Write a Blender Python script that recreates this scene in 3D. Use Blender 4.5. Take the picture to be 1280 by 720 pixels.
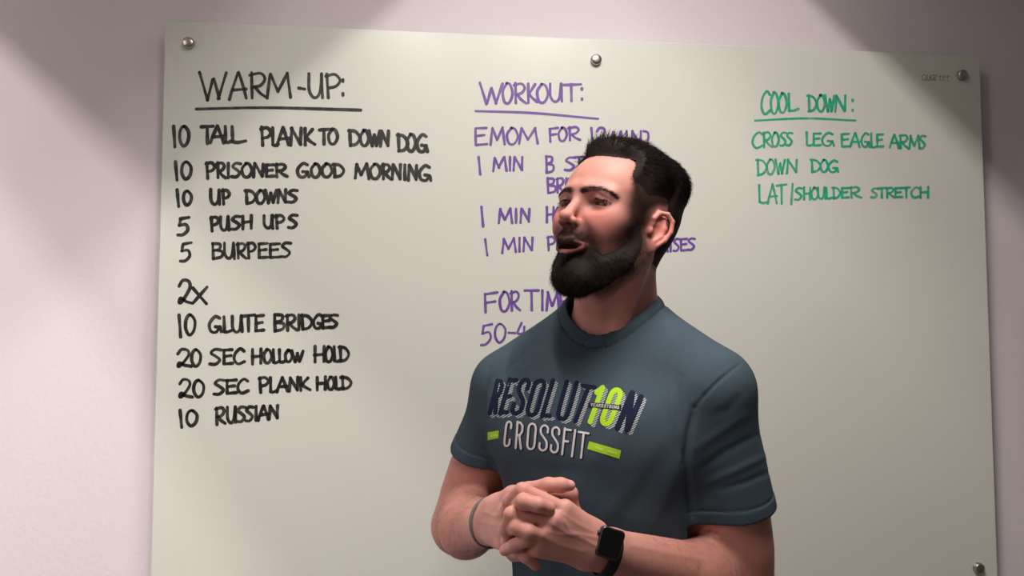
import bpy, math, random
import numpy as np
from mathutils import Vector, Matrix
from mathutils.bvhtree import BVHTree

S = bpy.context.scene
COL = S.collection
for o in list(bpy.data.objects):
    bpy.data.objects.remove(o)

# ------------------------------------------------------------------ camera
ZB = 0.95                                   # height of the board's lower edge
BW, BH = 1.8288, 1.2192                     # a six by four foot board
FOC = 1200.0
CAM = np.array([0.45741, -2.03315, 0.52214 + ZB])
YAW, PITCH = -0.132363, 0.070354
cy_, sy_, cp_, sp_ = math.cos(YAW), math.sin(YAW), math.cos(PITCH), math.sin(PITCH)
AX_F = np.array([-sy_ * cp_, cy_ * cp_, sp_])
AX_R = np.array([cy_, sy_, 0.0])
AX_U = np.cross(AX_R, AX_F)
cd = bpy.data.cameras.new('camera')
cd.sensor_width = 36.0
cd.lens = FOC / 1280.0 * 36.0
cd.clip_start = 0.02
cam = bpy.data.objects.new('camera', cd)
COL.objects.link(cam)
cam.matrix_world = Matrix(((AX_R[0], AX_U[0], -AX_F[0], CAM[0]), (AX_R[1], AX_U[1], -AX_F[1], CAM[1]),
                           (AX_R[2], AX_U[2], -AX_F[2], CAM[2]), (0, 0, 0, 1)))
S.camera = cam

# ------------------------------------------------------------------ light and exposure
S.view_settings.view_transform = 'Standard'
S.view_settings.look = 'None'
S.view_settings.gamma = 1.0
S.view_settings.use_curve_mapping = False
S.view_settings.exposure = 0.05
wd = bpy.data.worlds.new('world')
S.world = wd
wd.use_nodes = True
wd.node_tree.nodes['Background'].inputs[0].default_value = (1.0, 0.93, 0.87, 1)
wd.node_tree.nodes['Background'].inputs[1].default_value = 0.075


def lamp(name, kind, loc, target, energy, color, **kw):
    d = bpy.data.lights.new(name, kind)
    d.energy = energy
    d.color = color
    for k, v in kw.items():
        setattr(d, k, v)
    o = bpy.data.objects.new(name, d)
    COL.objects.link(o)
    o.location = loc
    v = Vector(target) - Vector(loc)
    o.rotation_euler = v.to_track_quat('-Z', 'Y').to_euler()
    return o


WARM = (1.0, 0.945, 0.875)
NEUT = (1.0, 0.96, 0.92)
CEIL = 2.75
# long louvred ceiling fixtures: their side plates cut the light off in slanting lines on the wall
LAMP_Z = 2.72
FIXTURES = ((-0.98, -1.20, 0.95, 30, .018, 1.1, 1.1), (0.986, -1.02, 0.70, 20, .018, 1.1, 1.1), (2.79, -1.30, 0.95, 2.0, .03, 1.1, 1.1),
            (-0.93, -2.35, 0.95, 50, .012, .71, .71), (0.55, -1.30, 0.70, 15, .05, .80, 1.1))
for lx, ly, ll, e, lw, tl, tr in FIXTURES:
    lamp('fixture_lamp', 'AREA', (lx, ly, LAMP_Z), (lx, ly, 0), e, WARM, shape='RECTANGLE', size=lw, size_y=ll)
# added fill light under the ceiling, further into the room
for lx, ly, e in ((-1.7, -2.6, 20),):
    lamp('fill_panel', 'AREA', (lx, ly, CEIL - 0.02), (lx, ly, 0), e, NEUT,
         shape='RECTANGLE', size=1.1, size_y=0.6)


# ------------------------------------------------------------------ helpers
def srgb(r, g, b, a=1.0):
    def f(c):
        c /= 255.0
        return c / 12.92 if c <= 0.04045 else ((c + 0.055) / 1.055) ** 2.4
    return (f(r), f(g), f(b), a)


def mat(name, color, rough=0.5, metal=0.0, spec=0.5, noise=0.0, scale=20.0, bump=0.0, bscale=80.0, bdist=0.002, **kw):
    m = bpy.data.materials.new(name)
    m.use_nodes = True
    nt = m.node_tree
    b = nt.nodes['Principled BSDF']
    b.inputs['Base Color'].default_value = color
    b.inputs['Roughness'].default_value = rough
    b.inputs['Metallic'].default_value = metal
    b.inputs['Specular IOR Level'].default_value = spec
    for k, v in kw.items():
        b.inputs[k].default_value = v
    tc = nt.nodes.new('ShaderNodeTexCoord')
    if noise:
        n = nt.nodes.new('ShaderNodeTexNoise')
        n.inputs['Scale'].default_value = scale
        n.inputs['Detail'].default_value = 4
        nt.links.new(tc.outputs['Object'], n.inputs['Vector'])
        r = nt.nodes.new('ShaderNodeMapRange')
        r.inputs['To Min'].default_value = 1 - noise
        r.inputs['To Max'].default_value = 1 + noise
        nt.links.new(n.outputs['Fac'], r.inputs['Value'])
        h = nt.nodes.new('ShaderNodeHueSaturation')
        h.inputs['Color'].default_value = color
        nt.links.new(r.outputs[0], h.inputs['Value'])
        nt.links.new(h.outputs[0], b.inputs['Base Color'])
    if bump:
        n = nt.nodes.new('ShaderNodeTexNoise')
        n.inputs['Scale'].default_value = bscale
        n.inputs['Detail'].default_value = 5
        nt.links.new(tc.outputs['Object'], n.inputs['Vector'])
        bp = nt.nodes.new('ShaderNodeBump')
        bp.inputs['Strength'].default_value = bump
        bp.inputs['Distance'].default_value = bdist
        nt.links.new(n.outputs['Fac'], bp.inputs['Height'])
        nt.links.new(bp.outputs[0], b.inputs['Normal'])
    return m


def mesh_obj(name, verts, faces, material=None, parent=None, smooth=False):
    me = bpy.data.meshes.new(name)
    me.from_pydata([tuple(map(float, v)) for v in verts] if not isinstance(verts, np.ndarray) else verts.tolist(), [],
                   faces.tolist() if isinstance(faces, np.ndarray) else faces)
    if smooth:
        me.polygons.foreach_set('use_smooth', np.ones(len(me.polygons), bool))
    me.update()
    o = bpy.data.objects.new(name, me)
    COL.objects.link(o)
    if material:
        me.materials.append(material)
    if parent is not None:
        o.parent = parent
    return o


def box(x0, x1, y0, y1, z0, z1):
    v = [(x, y, z) for x in (x0, x1) for y in (y0, y1) for z in (z0, z1)]
    f = [(0, 1, 3, 2), (4, 6, 7, 5), (0, 4, 5, 1), (2, 3, 7, 6), (0, 2, 6, 4), (1, 5, 7, 3)]
    return v, f


def empty(name, loc, label=None, cat=None):
    o = bpy.data.objects.new(name, None)
    COL.objects.link(o)
    o.location = loc
    o.empty_display_size = 0.1
    if label:
        o['label'] = label
        o['category'] = cat
    return o


def structure(name, vf, m):
    o = mesh_obj(name, vf[0], vf[1], m)
    o['kind'] = 'structure'
    return o


def cam_ray(px, py):
    d = AX_F + (px - 640) / FOC * AX_R + (360 - py) / FOC * AX_U
    return d


def on_plane(px, py, y=0.0):
    d = cam_ray(px, py)
    return CAM + d * ((y - CAM[1]) / d[1])


# ------------------------------------------------------------------ room
WALL_Y = 0.042
m_wall = mat('painted_drywall', srgb(224, 213, 219), rough=0.75, spec=0.25, bump=0.35, bscale=95, bdist=0.0015)
m_ceil = mat('ceiling_paint', srgb(225, 222, 216), rough=0.9)
m_floor = mat('grey_carpet', srgb(96, 92, 90), rough=0.95, noise=0.25, scale=300)
X0, X1, Y0 = -2.6, 4.4, -5.2
structure('wall_back', box(X0, X1, WALL_Y, WALL_Y + 0.12, 0, CEIL), m_wall)
structure('floor', box(X0, X1, Y0, WALL_Y + 0.12, -0.1, 0), m_floor)
structure('ceiling', box(X0, X1, Y0, WALL_Y + 0.12, CEIL, CEIL + 0.1), m_ceil)
structure('wall_left', box(X0 - 0.1, X0, Y0, WALL_Y + 0.12, 0, CEIL), m_wall)
structure('wall_right', box(X1, X1 + 0.1, Y0, WALL_Y + 0.12, 0, CEIL), m_wall)

# ceiling fixtures (above the frame): top plate and two deep side plates round each lamp
m_fix = mat('fixture_enamel', srgb(120, 118, 114), rough=0.6)
for lx, ly, ll, e, lw, tl, tr in FIXTURES:
    where = {-1: 'above the wall left of', 0: 'above the middle of', 2: 'above the wall right of', -2: 'well out in the room, left of'}[math.floor(lx)]
    if lx == 0.55:
        where = 'a step further out than the middle one above'
    if lx == -0.93:
        where = 'two steps out in the room, left of'
    fx = empty('ceiling_fixture', (lx, ly, CEIL), 'louvred ceiling light ' + where + ' the whiteboard', 'ceiling light')
    v, f = box(-0.13, 0.13, -ll / 2 - 0.05, ll / 2 + 0.05, -0.012, 0)
    mesh_obj('housing', v, f, m_fix, fx)
    for s_ in (-1, 1):
        px_ = 0.111 * (tl if s_ < 0 else tr) + 0.0
        v, f = box(s_ * px_ - 0.004, s_ * px_ + 0.004, -ll / 2 - 0.05, ll / 2 + 0.05, -0.141, -0.012)
        mesh_obj('side_plate', v, f, m_fix, fx)

# ------------------------------------------------------------------ whiteboard
m_glass = mat('white_back_painted_glass', srgb(216, 215, 208), rough=0.3, spec=0.45)
m_edge = mat('glass_edge', srgb(205, 215, 205), rough=0.15)
m_steel = mat('brushed_steel', srgb(190, 180, 172), rough=0.3, metal=1.0, bump=0.1, bscale=400)
board = empty('whiteboard', (BW / 2, 0.006, ZB), 'large white glass whiteboard covered in handwriting, mounted on the wall', 'whiteboard')


def local(parent, v):
    return [tuple(np.array(p) - np.array(parent.location)) for p in v]


def bevel_panel(x0, x1, z0, z1, yf, yb, b):
    v = []
    for (y, i) in ((yf, b), (yf + b, 0), (yb, 0)):
        v += [(x0 + i, y, z0 + i), (x1 - i, y, z0 + i), (x1 - i, y, z1 - i), (x0 + i, y, z1 - i)]
    f = [(0, 1, 2, 3), (11, 10, 9, 8)]
    for k in (0, 4):
        for i in range(4):
            j = (i + 1) % 4
            f.append((k + i, k + 4 + i, k + 4 + j, k + j))
    return v, f


v, f = bevel_panel(0, BW, ZB, ZB + BH, 0, 0.006, 0.0014)
gp = mesh_obj('glass_panel', local(board, v), f, m_glass, board)
gp.data.materials.append(m_edge)
for i, p in enumerate(gp.data.polygons):
    if i >= 2:
        p.material_index = 1


def lathe_y(profile, n=40):
    """profile of (radius, y): revolve about the y axis"""
    v, f = [], []
    for (r, y) in profile:
        for k in range(n):
            a = 2 * math.pi * k / n
            v.append((r * math.cos(a), y, r * math.sin(a)))
    for j in range(len(profile) - 1):
        for k in range(n):
            k2 = (k + 1) % n
            f.append((j * n + k, j * n + k2, (j + 1) * n + k2, (j + 1) * n + k))
    f.append(tuple(range(n - 1, -1, -1)))
    f.append(tuple((len(profile) - 1) * n + k for k in range(n)))
    return v, f


INS = 0.0478
so_prof = [(0.0001, -0.0115), (0.0045, -0.0113), (0.0092, -0.0107), (0.0112, -0.0095), (0.0116, -0.0075), (0.0116, -0.0003), (0.0124, 0.0), (0.008, 0.0), (0.008, 0.0415)]
for (sx, sz) in ((INS, BH - INS), (BW / 2, BH - INS), (BW - INS, BH - INS), (BW - INS, INS), (BW / 2, INS), (INS, INS)):
    v, f = lathe_y(so_prof)
    v = [(x + sx, y, z + ZB + sz) for x, y, z in v]
    mesh_obj('standoff', local(board, v), f, m_steel, board, smooth=True)

# ------------------------------------------------------------------ handwriting
GL = {
 '0': [[(.5, 1), (.12, .8), (.05, .35), (.4, 0), (.85, .2), (.95, .7), (.5, 1)]],
 '1': [[(.3, 1), (.6, 0)]],
 '2': [[(.1, .75), (.35, 1), (.75, .95), (.8, .65), (.3, .1), (.1, .05), (.2, .25), (.55, .1), (1, .02)]],
 '4': [[(.5, 1), (.1, .4), (1, .4)], [(.75, .8), (.7, 0)]],
 '5': [[(.95, 1), (.3, .92)], [(.3, .92), (.2, .55)], [(.2, .55), (.7, .6), (.85, .3), (.5, .02), (.1, 0)]],
 'A': [[(0, 0), (.15, .35), (.5, 1)], [(.5, 1), (.75, .5), (.95, 0)], [(.2, .35), (.95, .38)]],
 'B': [[(.1, 1), (.15, 0)], [(.1, 1), (.75, .95), (.7, .65), (.2, .55)], [(.2, .55), (.9, .45), (.85, .12), (.15, 0)]],
 'C': [[(.95, .85), (.6, 1), (.15, .7), (.05, .3), (.4, 0), (1, .15)]],
 'D': [[(.12, 1), (.18, 0)], [(0, .95), (.6, .9), (1, .5), (.7, .1), (.15, 0)]],
 'E': [[(.95, .95), (.1, .92)], [(.1, .92), (.12, .03)], [(.12, .5), (.8, .55)], [(.12, .03), (1, .06)]],
 'F': [[(.95, .98), (.1, .92)], [(.1, .92), (.15, 0)], [(.13, .48), (.8, .52)]],
 'G': [[(.85, .9), (.5, 1), (.08, .55), (.2, .08), (.6, .02), (.85, .35)], [(.85, .35), (.5, .38)], [(.85, .35), (.95, .02)]],
 'H': [[(.1, 1), (.1, 0)], [(.9, 1), (.88, 0)], [(.1, .48), (.9, .52)]],
 'I': [[(.5, 1), (.5, 0)]],
 'K': [[(.1, 1), (.12, 0)], [(.8, .95), (.15, .42)], [(.2, .45), (.5, .25), (1, .02)]],
 'L': [[(.1, 1), (.15, .05)], [(.15, .05), (.5, 0), (1, .08)]],
 'M': [[(0, 0), (.12, .95)], [(.12, .95), (.45, .25)], [(.45, .25), (.85, 1)], [(.85, 1), (1, 0)]],
 'N': [[(.05, 0), (.15, 1)], [(.15, 1), (.85, .05)], [(.85, .05), (.9, 1)]],
 'O': [[(.45, 1), (.05, .6), (.2, .08), (.65, .02), (.98, .45), (.75, .92), (.4, 1)]],
 'P': [[(.1, 1), (.2, 0)], [(0, .92), (.6, 1), (.95, .75), (.7, .5), (.18, .42)]],
 'R': [[(.12, 1), (.15, 0)], [(0, .92), (.6, 1), (.85, .78), (.6, .52), (.15, .45)], [(.3, .45), (.6, .2), (1, 0)]],
 'S': [[(.95, .95), (.45, .98), (.12, .75), (.5, .55), (.85, .3), (.5, .03), (.02, .05)]],
 'T': [[(0, .95), (1, 1)], [(.48, .97), (.5, 0)]],
 'U': [[(.05, 1), (.08, .3), (.4, 0), (.75, .2), (.88, 1)], [(.88, 1), (.95, 0)]],
 'W': [[(0, 1), (.3, 0)], [(.3, 0), (.5, .75)], [(.5, .75), (.7, .02)], [(.7, .02), (1, .98)]],
 'x': [[(.05, 1), (.95, 0)], [(.95, 1), (0, 0)]],
 '-': [[(0, .5), (1, .45)]],
 ':': [[(.5, .75), (.52, .68)], [(.5, .15), (.52, .08)]],
 '/': [[(.6, 1), (.4, 0)]],
 ')': [[(.1, 1), (.8, .9), (.9, .5), (.6, .0)]],
 'u': [[(.05, 1), (.1, .1), (.6, 0), (.9, .9)], [(.9, .9), (.95, 0)]],
 'a': [[(.9, .9), (.3, .95), (.05, .4), (.4, 0), (.9, .6)], [(.9, 1), (.95, 0)]],
 'r': [[(.1, 1), (.15, 0)], [(.15, .6), (.5, .95), (.95, .85)]],
 't': [[(.5, 1), (.5, .1), (.9, 0)], [(.05, .7), (.95, .72)]],
 'e': [[(.1, .5), (.9, .55), (.6, 1), (.1, .6), (.3, .05), (.95, .15)]],
 'Q': [[(.5, 1), (.05, .6), (.2, .08), (.75, .08), (.95, .6), (.5, 1)], [(.6, .3), (1, -.05)]],
}


def spline(pts, step):
    P = np.array(pts, float)
    if len(P) == 2:
        n = max(2, int(np.linalg.norm(P[1] - P[0]) / step) + 1)
        t = np.linspace(0, 1, n)[:, None]
        return P[0] * (1 - t) + P[1] * t
    closed = np.linalg.norm(P[0] - P[-1]) < 1e-6
    if closed:
        Q = np.vstack([P[-2], P, P[1]])
    else:
        Q = np.vstack([2 * P[0] - P[1], P, 2 * P[-1] - P[-2]])
    out = []
    for i in range(1, len(Q) - 2):
        n = max(3, int(np.linalg.norm(Q[i + 1] - Q[i]) / step) + 1)
        t = np.linspace(0, 1, n, endpoint=False)[:, None]
        a, b, c, d = Q[i - 1], Q[i], Q[i + 1], Q[i + 2]
        out.append(0.5 * (2 * b + (c - a) * t + (2 * a - 5 * b + 4 * c - d) * t ** 2 + (3 * b - a - 3 * c + d) * t ** 3))
    out.append(P[-1:])
    return np.vstack(out)


def ribbon(pts, w, wfun=None):
    """flat pen stroke in 2D with round ends -> (verts, faces)"""
    P = np.asarray(pts, float)
    T = np.gradient(P, axis=0)
    T /= np.linalg.norm(T, axis=1)[:, None] + 1e-9
    N = np.stack([-T[:, 1], T[:, 0]], 1)
    n = len(P)
    ww = np.full(n, w / 2.0)
    if wfun is not None:
        ww = ww * wfun(np.linspace(0, 1, n))
    V, F = [], []
    for k in range(4, 0, -1):                # start cap
        a = math.pi / 2 * k / 4.5
        c = P[0] - T[0] * ww[0] * math.sin(a)
        V += [c + N[0] * ww[0] * math.cos(a), c - N[0] * ww[0] * math.cos(a)]
    for i in range(n):
        V += [P[i] + N[i] * ww[i], P[i] - N[i] * ww[i]]
    for k in range(1, 5):
        a = math.pi / 2 * k / 4.5
        c = P[-1] + T[-1] * ww[-1] * math.sin(a)
        V += [c + N[-1] * ww[-1] * math.cos(a), c - N[-1] * ww[-1] * math.cos(a)]
    for i in range(len(V) // 2 - 1):
        F.append((2 * i, 2 * i + 1, 2 * i + 3, 2 * i + 2))
    return V, F


def marker(name, rgb, spread):
    """marker ink: streaky, thinner where the nib ran dry"""
    m = mat(name, rgb, rough=0.45, noise=0.35, scale=60)
    nt = m.node_tree
    b = nt.nodes['Principled BSDF']
    tc = nt.nodes.new('ShaderNodeTexCoord')
    n = nt.nodes.new('ShaderNodeTexNoise')
    n.inputs['Scale'].default_value = 45
    n.inputs['Detail'].default_value = 3
    r = nt.nodes.new('ShaderNodeMapRange')
    r.inputs['From Min'].default_value = 0.3
    r.inputs['From Max'].default_value = 0.65
    r.inputs['To Min'].default_value = spread
    r.inputs['To Max'].default_value = 0.97
    nt.links.new(tc.outputs['Object'], n.inputs['Vector'])
    nt.links.new(n.outputs['Fac'], r.inputs['Value'])
    nt.links.new(r.outputs[0], b.inputs['Alpha'])
    return m


INK = {'black': marker('black_marker_ink', srgb(22, 19, 17), 0.72),
       'purple': marker('purple_marker_ink', srgb(112, 70, 162), 0.62),
       'green': marker('green_marker_ink', srgb(30, 178, 135), 0.5),
       'grey': mat('grey_print', srgb(142, 138, 128), rough=0.5)}
rng = random.Random(4)


def write(ink, label, words, view, rules=(), width=4.2, seed=0):
    """words: (text, [(x0, x1) per letter], (yt0, yb0), (yt1, yb1)); view: x offset, y offset, scale of the pixels given"""
    ox, oy, sc = view
    V, F = [], []
    lift = [0.0003]

    def put(pts2, w, closed=False):
        v, f = ribbon(pts2, w, lambda t: 1.0 + 0.12 * np.sin(t * 5 + rng.random() * 6))
        k = len(V)
        for p in v:
            q = on_plane(p[0], p[1], 0.0)
            V.append((q[0], -lift[0], q[2]))
        F.extend([tuple(i + k for i in g) for g in f])
        lift[0] += 0.000012

    for (text, xs, e0, e1) in words:
        xa, xb = xs[0][0], xs[-1][1]
        for ch, (x0, x1) in zip(text, xs):
            if ch == '_':
                continue
            for st in GL[ch]:
                pts = []
                jx, jy = rng.uniform(-.03, .03), rng.uniform(-.02, .02)
                for (u, w_) in st:
                    X = x0 + (x1 - x0) * (u + jx)
                    t = (X - xa) / max(1e-6, xb - xa)
                    yt = e0[0] * (1 - t) + e1[0] * t
                    yb = e0[1] * (1 - t) + e1[1] * t
                    Y = yb + (yt - yb) * (w_ + jy)
                    pts.append((ox + X / sc, oy + Y / sc))
                put(spline(pts, 1.5), width)
    for (pts, w) in rules:
        put(spline([(ox + x / sc, oy + y / sc) for x, y in pts], 4), w)
    o = mesh_obj('handwriting', local(board, V), F, INK[ink], board)
    o['label'] = label
    return o


def xs(s):
    return [tuple(float(q) for q in p.split('-')) for p in s.split()]


Z4, Z5, Z6, Z7 = (200, 60, 3.0), (200, 290, 2.6667), (580, 80, 2.769), (900, 60, 3.2737)
K = 'black'
write(K, 'black underlined heading reading WARM-UP:', [
    ('WARM', xs('150-250 262-325 335-402 402-488'), (90, 195), (95, 185)),
    ('-', xs('520-543'), (110, 190), (110, 190)),
    ('UP:', xs('556-614 620-676 680-692'), (98, 188), (98, 185))], Z4, [([(136, 229), (400, 224), (752, 233)], 3.8)], width=3.8)
write(K, 'black handwritten line reading 10 TALL PLANK TO DOWN DOG', [
    ('10', xs('46-62 73-110'), (292, 370), (296, 368)),
    ('TALL', xs('156-200 188-240 242-266 266-322'), (292, 358), (296, 352)),
    ('PLANK', xs('378-418 420-444 440-484 486-535 540-580'), (298, 366), (302, 362)),
    ('TO', xs('597-634 630-666'), (305, 362), (305, 360)),
    ('DOWN', xs('708-748 750-784 784-822 824-860'), (308, 366), (312, 368)),
    ('DOG', xs('888-928 926-960 960-1004'), (322, 385), (326, 390))], Z4, width=4.4)
write(K, 'black handwritten line reading 10 PRISONER GOOD MORNING', [
    ('10', xs('52-72 80-118'), (425, 495), (428, 490)),
    ('PRISONER', xs('172-206 212-246 250-262 268-304 306-346 350-390 396-428 432-476'), (430, 488), (436, 482)),
    ('GOOD', xs('512-560 566-602 606-646 650-690'), (432, 484), (436, 484)),
    ('MORNING', xs('732-784 786-826 832-866 870-906 912-924 930-966 970-1018'), (434, 488), (442, 498))], Z4, width=4.2)
write(K, 'black handwritten line reading 10 UP DOWNS', [
    ('10', xs('58-78 86-118'), (530, 595), (540, 588)),
    ('UP', xs('188-226 232-262'), (530, 586), (534, 586)),
    ('DOWNS', xs('320-358 360-394 396-436 440-476 480-518'), (534, 584), (532, 578))], Z4, width=4.3)
write(K, 'black handwritten line reading 5 PUSH UPS', [
    ('5', xs('62-112'), (635, 700), (635, 700)),
    ('PUSH', xs('190-222 226-260 266-302 306-346'), (636, 688), (628, 676)),
    ('UPS', xs('388-426 432-466 480-516'), (630, 676), (626, 676))], Z4, width=4.3)
write(K, 'black handwritten line reading 5 BURPEES', [
    ('5', xs('64-106'), (36, 96), (36, 96)),
    ('BURPEES', xs('172-210 214-250 256-288 290-320 326-360 364-400 404-438'), (38, 90), (36, 84))], Z5, width=3.8)
write(K, 'black handwritten note reading 2x', [
    ('2', xs('58-108'), (160, 238), (160, 238)), ('x', xs('108-158'), (186, 238), (184, 238))], Z5, width=4.2)
write(K, 'black handwritten line reading 10 GLUTE BRIDGES', [
    ('10', xs('58-76 84-118'), (276, 350), (278, 342)),
    ('GLUTE', xs('162-206 210-238 240-276 276-316 316-346'), (284, 336), (276, 330)),
    ('BRIDGES', xs('378-416 420-456 458-468 470-506 510-546 540-570 562-594'), (276, 330), (276, 318))], Z5, width=4.2)
write(K, 'black handwritten line reading 20 SEC HOLLOW HOLD', [
    ('20', xs('54-104 104-136'), (390, 450), (392, 446)),
    ('SEC', xs('166-206 210-242 246-282'), (390, 442), (390, 440)),
    ('HOLLOW', xs('305-340 344-372 375-396 396-416 416-440 440-476'), (390, 440), (396, 430)),
    ('HOLD', xs('512-550 550-576 578-602 598-630'), (382, 434), (382, 430))], Z5, width=4.1)
write(K, 'black handwritten line reading 20 SEC PLANK HOLD', [
    ('20', xs('62-108 112-148'), (490, 552), (496, 550)),
    ('SEC', xs('178-216 220-256 258-294'), (492, 542), (490, 536)),
    ('PLANK', xs('330-362 366-388 390-426 430-464 466-500'), (486, 536), (484, 526)),
    ('HOLD', xs('520-556 558-582 584-608 604-638'), (484, 526), (482, 522))], Z5, width=4.1)
write(K, 'black handwritten line reading 10 RUSSIAN', [
    ('10', xs('62-80 88-125'), (594, 652), (596, 644)),
    ('RUSSIAN', xs('184-218 222-254 256-286 286-312 314-326 328-362 362-396'), (586, 642), (578, 620))], Z5, width=4.2)
P = 'purple'
write(P, 'purple underlined heading reading WORKOUT:', [
    ('WORKOUT:', xs('56-132 132-168 172-216 218-252 252-292 296-342 342-404 402-414'), (66, 140), (70, 128))],
    Z6, [([(40, 163), (240, 170), (464, 190)], 3.0)], width=3.5)
write(P, 'purple handwritten line reading EMOM FOR 12 MIN', [
    ('EMOM', xs('36-80 92-140 146-186 192-256'), (218, 282), (222, 274)),
    ('FOR', xs('293-326 326-356 360-402'), (222, 270), (218, 262)),
    ('12', xs('436-452 456-492'), (222, 268), (222, 268)),
    ('MIN)', xs('512-548 552-574 578-616 620-640'), (234, 280), (232, 280))], Z6, width=3.2)
write(P, 'purple handwritten line reading 1 MIN B STANCE', [
    ('1', xs('44-64'), (322, 382), (322, 382)),
    ('MIN', xs('100-146 154-164 170-206'), (324, 372), (322, 368)),
    ('B', xs('282-312'), (320, 376), (320, 376)),
    ('STANCE', xs('348-386 382-414 414-446 450-480 484-512 514-540'), (322, 368), (322, 368))], Z6, width=3.3)
write(P, 'purple handwritten line reading BRIDGE', [
    ('BRIDGE', xs('286-318 320-348 350-358 362-392 396-420 424-446'), (396, 446), (396, 446))], Z6, width=3.3)
write(P, 'purple handwritten line reading 1 MIN HOLLOW', [
    ('1', xs('54-74'), (494, 562), (494, 562)),
    ('MIN', xs('120-166 174-186 194-230'), (500, 552), (502, 548)),
    ('HO', xs('284-312 312-342'), (496, 548), (496, 544))], Z6, width=3.4)
write(P, 'purple handwritten line reading 1 MIN PLANK RAISES', [
    ('1', xs('66-90'), (606, 662), (606, 662)),
    ('MIN', xs('132-180 186-198 204-240'), (604, 654), (600, 646)),
    ('PLA', xs('288-316 320-340 344-370'), (598, 646), (598, 646)),
    ('AISES', xs('680-706 708-722 724-746 748-774 774-800'), (604, 650), (604, 644))], Z6, width=3.0)
Z1 = (0, 0, 1.0)
write(P, 'purple handwritten line reading FOR TIME', [
    ('FOR', xs('605-622 624-637 638-650'), (366, 391), (364, 388)),
    ('TIME', xs('656-673 675-681 683-699 699-713'), (362, 388), (366, 388))], Z1, width=3.4)
write(P, 'purple handwritten numbers reading 50', [
    ('50-4', xs('600-616 618-632 636-644 646-658'), (406, 432), (404, 424))], Z1, width=3.0)
G = 'green'
write(G, 'green underlined heading reading COOL DOWN:', [
    ('COOL', xs('168-206 206-238 240-274 276-320'), (176, 274), (190, 256)),
    ('DOWN:', xs('358-396 396-430 430-468 470-516 534-550'), (192, 258), (196, 262))],
    Z7, [([(142, 297), (350, 288), (554, 297)], 2.6)], width=3.4)
write(G, 'green handwritten line reading CROSS LEG EAGLE ARMS', [
    ('CROSS', xs('132-176 176-212 212-242 245-272 272-298'), (344, 410), (346, 398)),
    ('LEG', xs('352-378 380-412 414-468'), (346, 400), (348, 400)),
    ('EAGLE', xs('495-530 534-572 575-612 614-642 640-668'), (348, 404), (350, 406)),
    ('ARMS', xs('695-732 734-772 774-816 814-842'), (354, 408), (360, 414))], Z7, width=3.0)
write(G, 'green handwritten line reading DOWN DOG', [
    ('DOWN', xs('148-190 190-224 226-266 270-318'), (456, 522), (458, 510)),
    ('DOG', xs('370-410 410-442 440-486'), (456, 508), (462, 508))], Z7, width=3.0)
write(G, 'green handwritten line reading LAT/SHOULDER STRETCH', [
    ('LAT/', xs('156-196 196-234 232-272 280-308'), (562, 634), (556, 640)),
    ('SHOULDER', xs('306-338 340-372 372-402 400-432 432-458 460-492 495-526 530-578'), (572, 622), (570, 612)),
    ('STRETCH', xs('618-646 644-678 680-712 714-746 744-778 780-816 815-855'), (574, 612), (568, 612))], Z7, width=3.0)
write('grey', 'small faint grey maker mark in the top right corner', [
    ('Quartet', xs('1152-1158 1159-1163 1164-1168 1169-1172 1173-1177 1178-1181 1182-1187'), (93, 100.5), (94, 101))], Z1, width=0.8)

# ------------------------------------------------------------------ implicit surfaces (blended solids turned into one mesh)
def nrm(v):
    v = np.array(v, float)
    return v / np.linalg.norm(v)


def smin(a, b, k):
    if k <= 0:
        return np.minimum(a, b)
    h = np.maximum(k - np.abs(a - b), 0) / k
    return np.minimum(a, b) - h * h * k * 0.25


def smax(a, b, k):
    return -smin(-a, -b, k)


class Frame:
    def __init__(s, t=(0, 0, 0), M=np.eye(3)):
        s.t = np.array(t, float)
        s.M = np.array(M, float)

    def pt(s, p):
        return s.t + s.M @ np.array(p, float)

    def vec(s, p):
        return s.M @ np.array(p, float)

    def inv(s, P):
        return (P - s.t) @ s.M


WORLD = Frame()


def ell(c, r, fr=WORLD, M=None):
    cc = fr.pt(c)
    MM = fr.M if M is None else fr.M @ np.array(M, float)
    r = np.array(r, float)

    def f(P):
        q = (P - cc) @ MM
        k0 = np.sqrt((((q / r) ** 2).sum(1))) + 1e-9
        k1 = np.sqrt((((q / (r * r)) ** 2).sum(1))) + 1e-9
        return k0 * (k0 - 1.0) / k1
    return f


def cone(a, b, r1, r2, fr=WORLD):
    a, b = fr.pt(a), fr.pt(b)
    ba = b - a
    L = float(ba @ ba)

    def f(P):
        t = np.clip(((P - a) @ ba) / L, 0, 1)
        d = P - a - t[:, None] * ba
        return np.sqrt((d * d).sum(1)) - (r1 + (r2 - r1) * t)
    return f


def flatcone(a, b, r1, r2, wide, fr=WORLD):
    """tapered limb with an elliptical section: r = (half width along wide, half thickness)"""
    a, b = fr.pt(a), fr.pt(b)
    ba = b - a
    L = np.linalg.norm(ba)
    ax = ba / L
    w = np.array(wide, float)
    w = nrm(w - ax * (w @ ax))
    n = np.cross(ax, w)
    r1, r2 = np.array(r1, float), np.array(r2, float)

    def f(P):
        q = P - a
        s = q @ ax
        t = np.clip(s / L, 0, 1)
        rw = r1[0] + (r2[0] - r1[0]) * t
        rn = r1[1] + (r2[1] - r1[1]) * t
        u, v, e = q @ w, q @ n, s - t * L
        rm = np.minimum(rw, rn)
        k0 = np.sqrt((u / rw) ** 2 + (v / rn) ** 2 + (e / rm) ** 2) + 1e-9
        k1 = np.sqrt((u / rw ** 2) ** 2 + (v / rn ** 2) ** 2 + (e / rm ** 2) ** 2) + 1e-9
        return k0 * (k0 - 1) / k1
    return f


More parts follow.
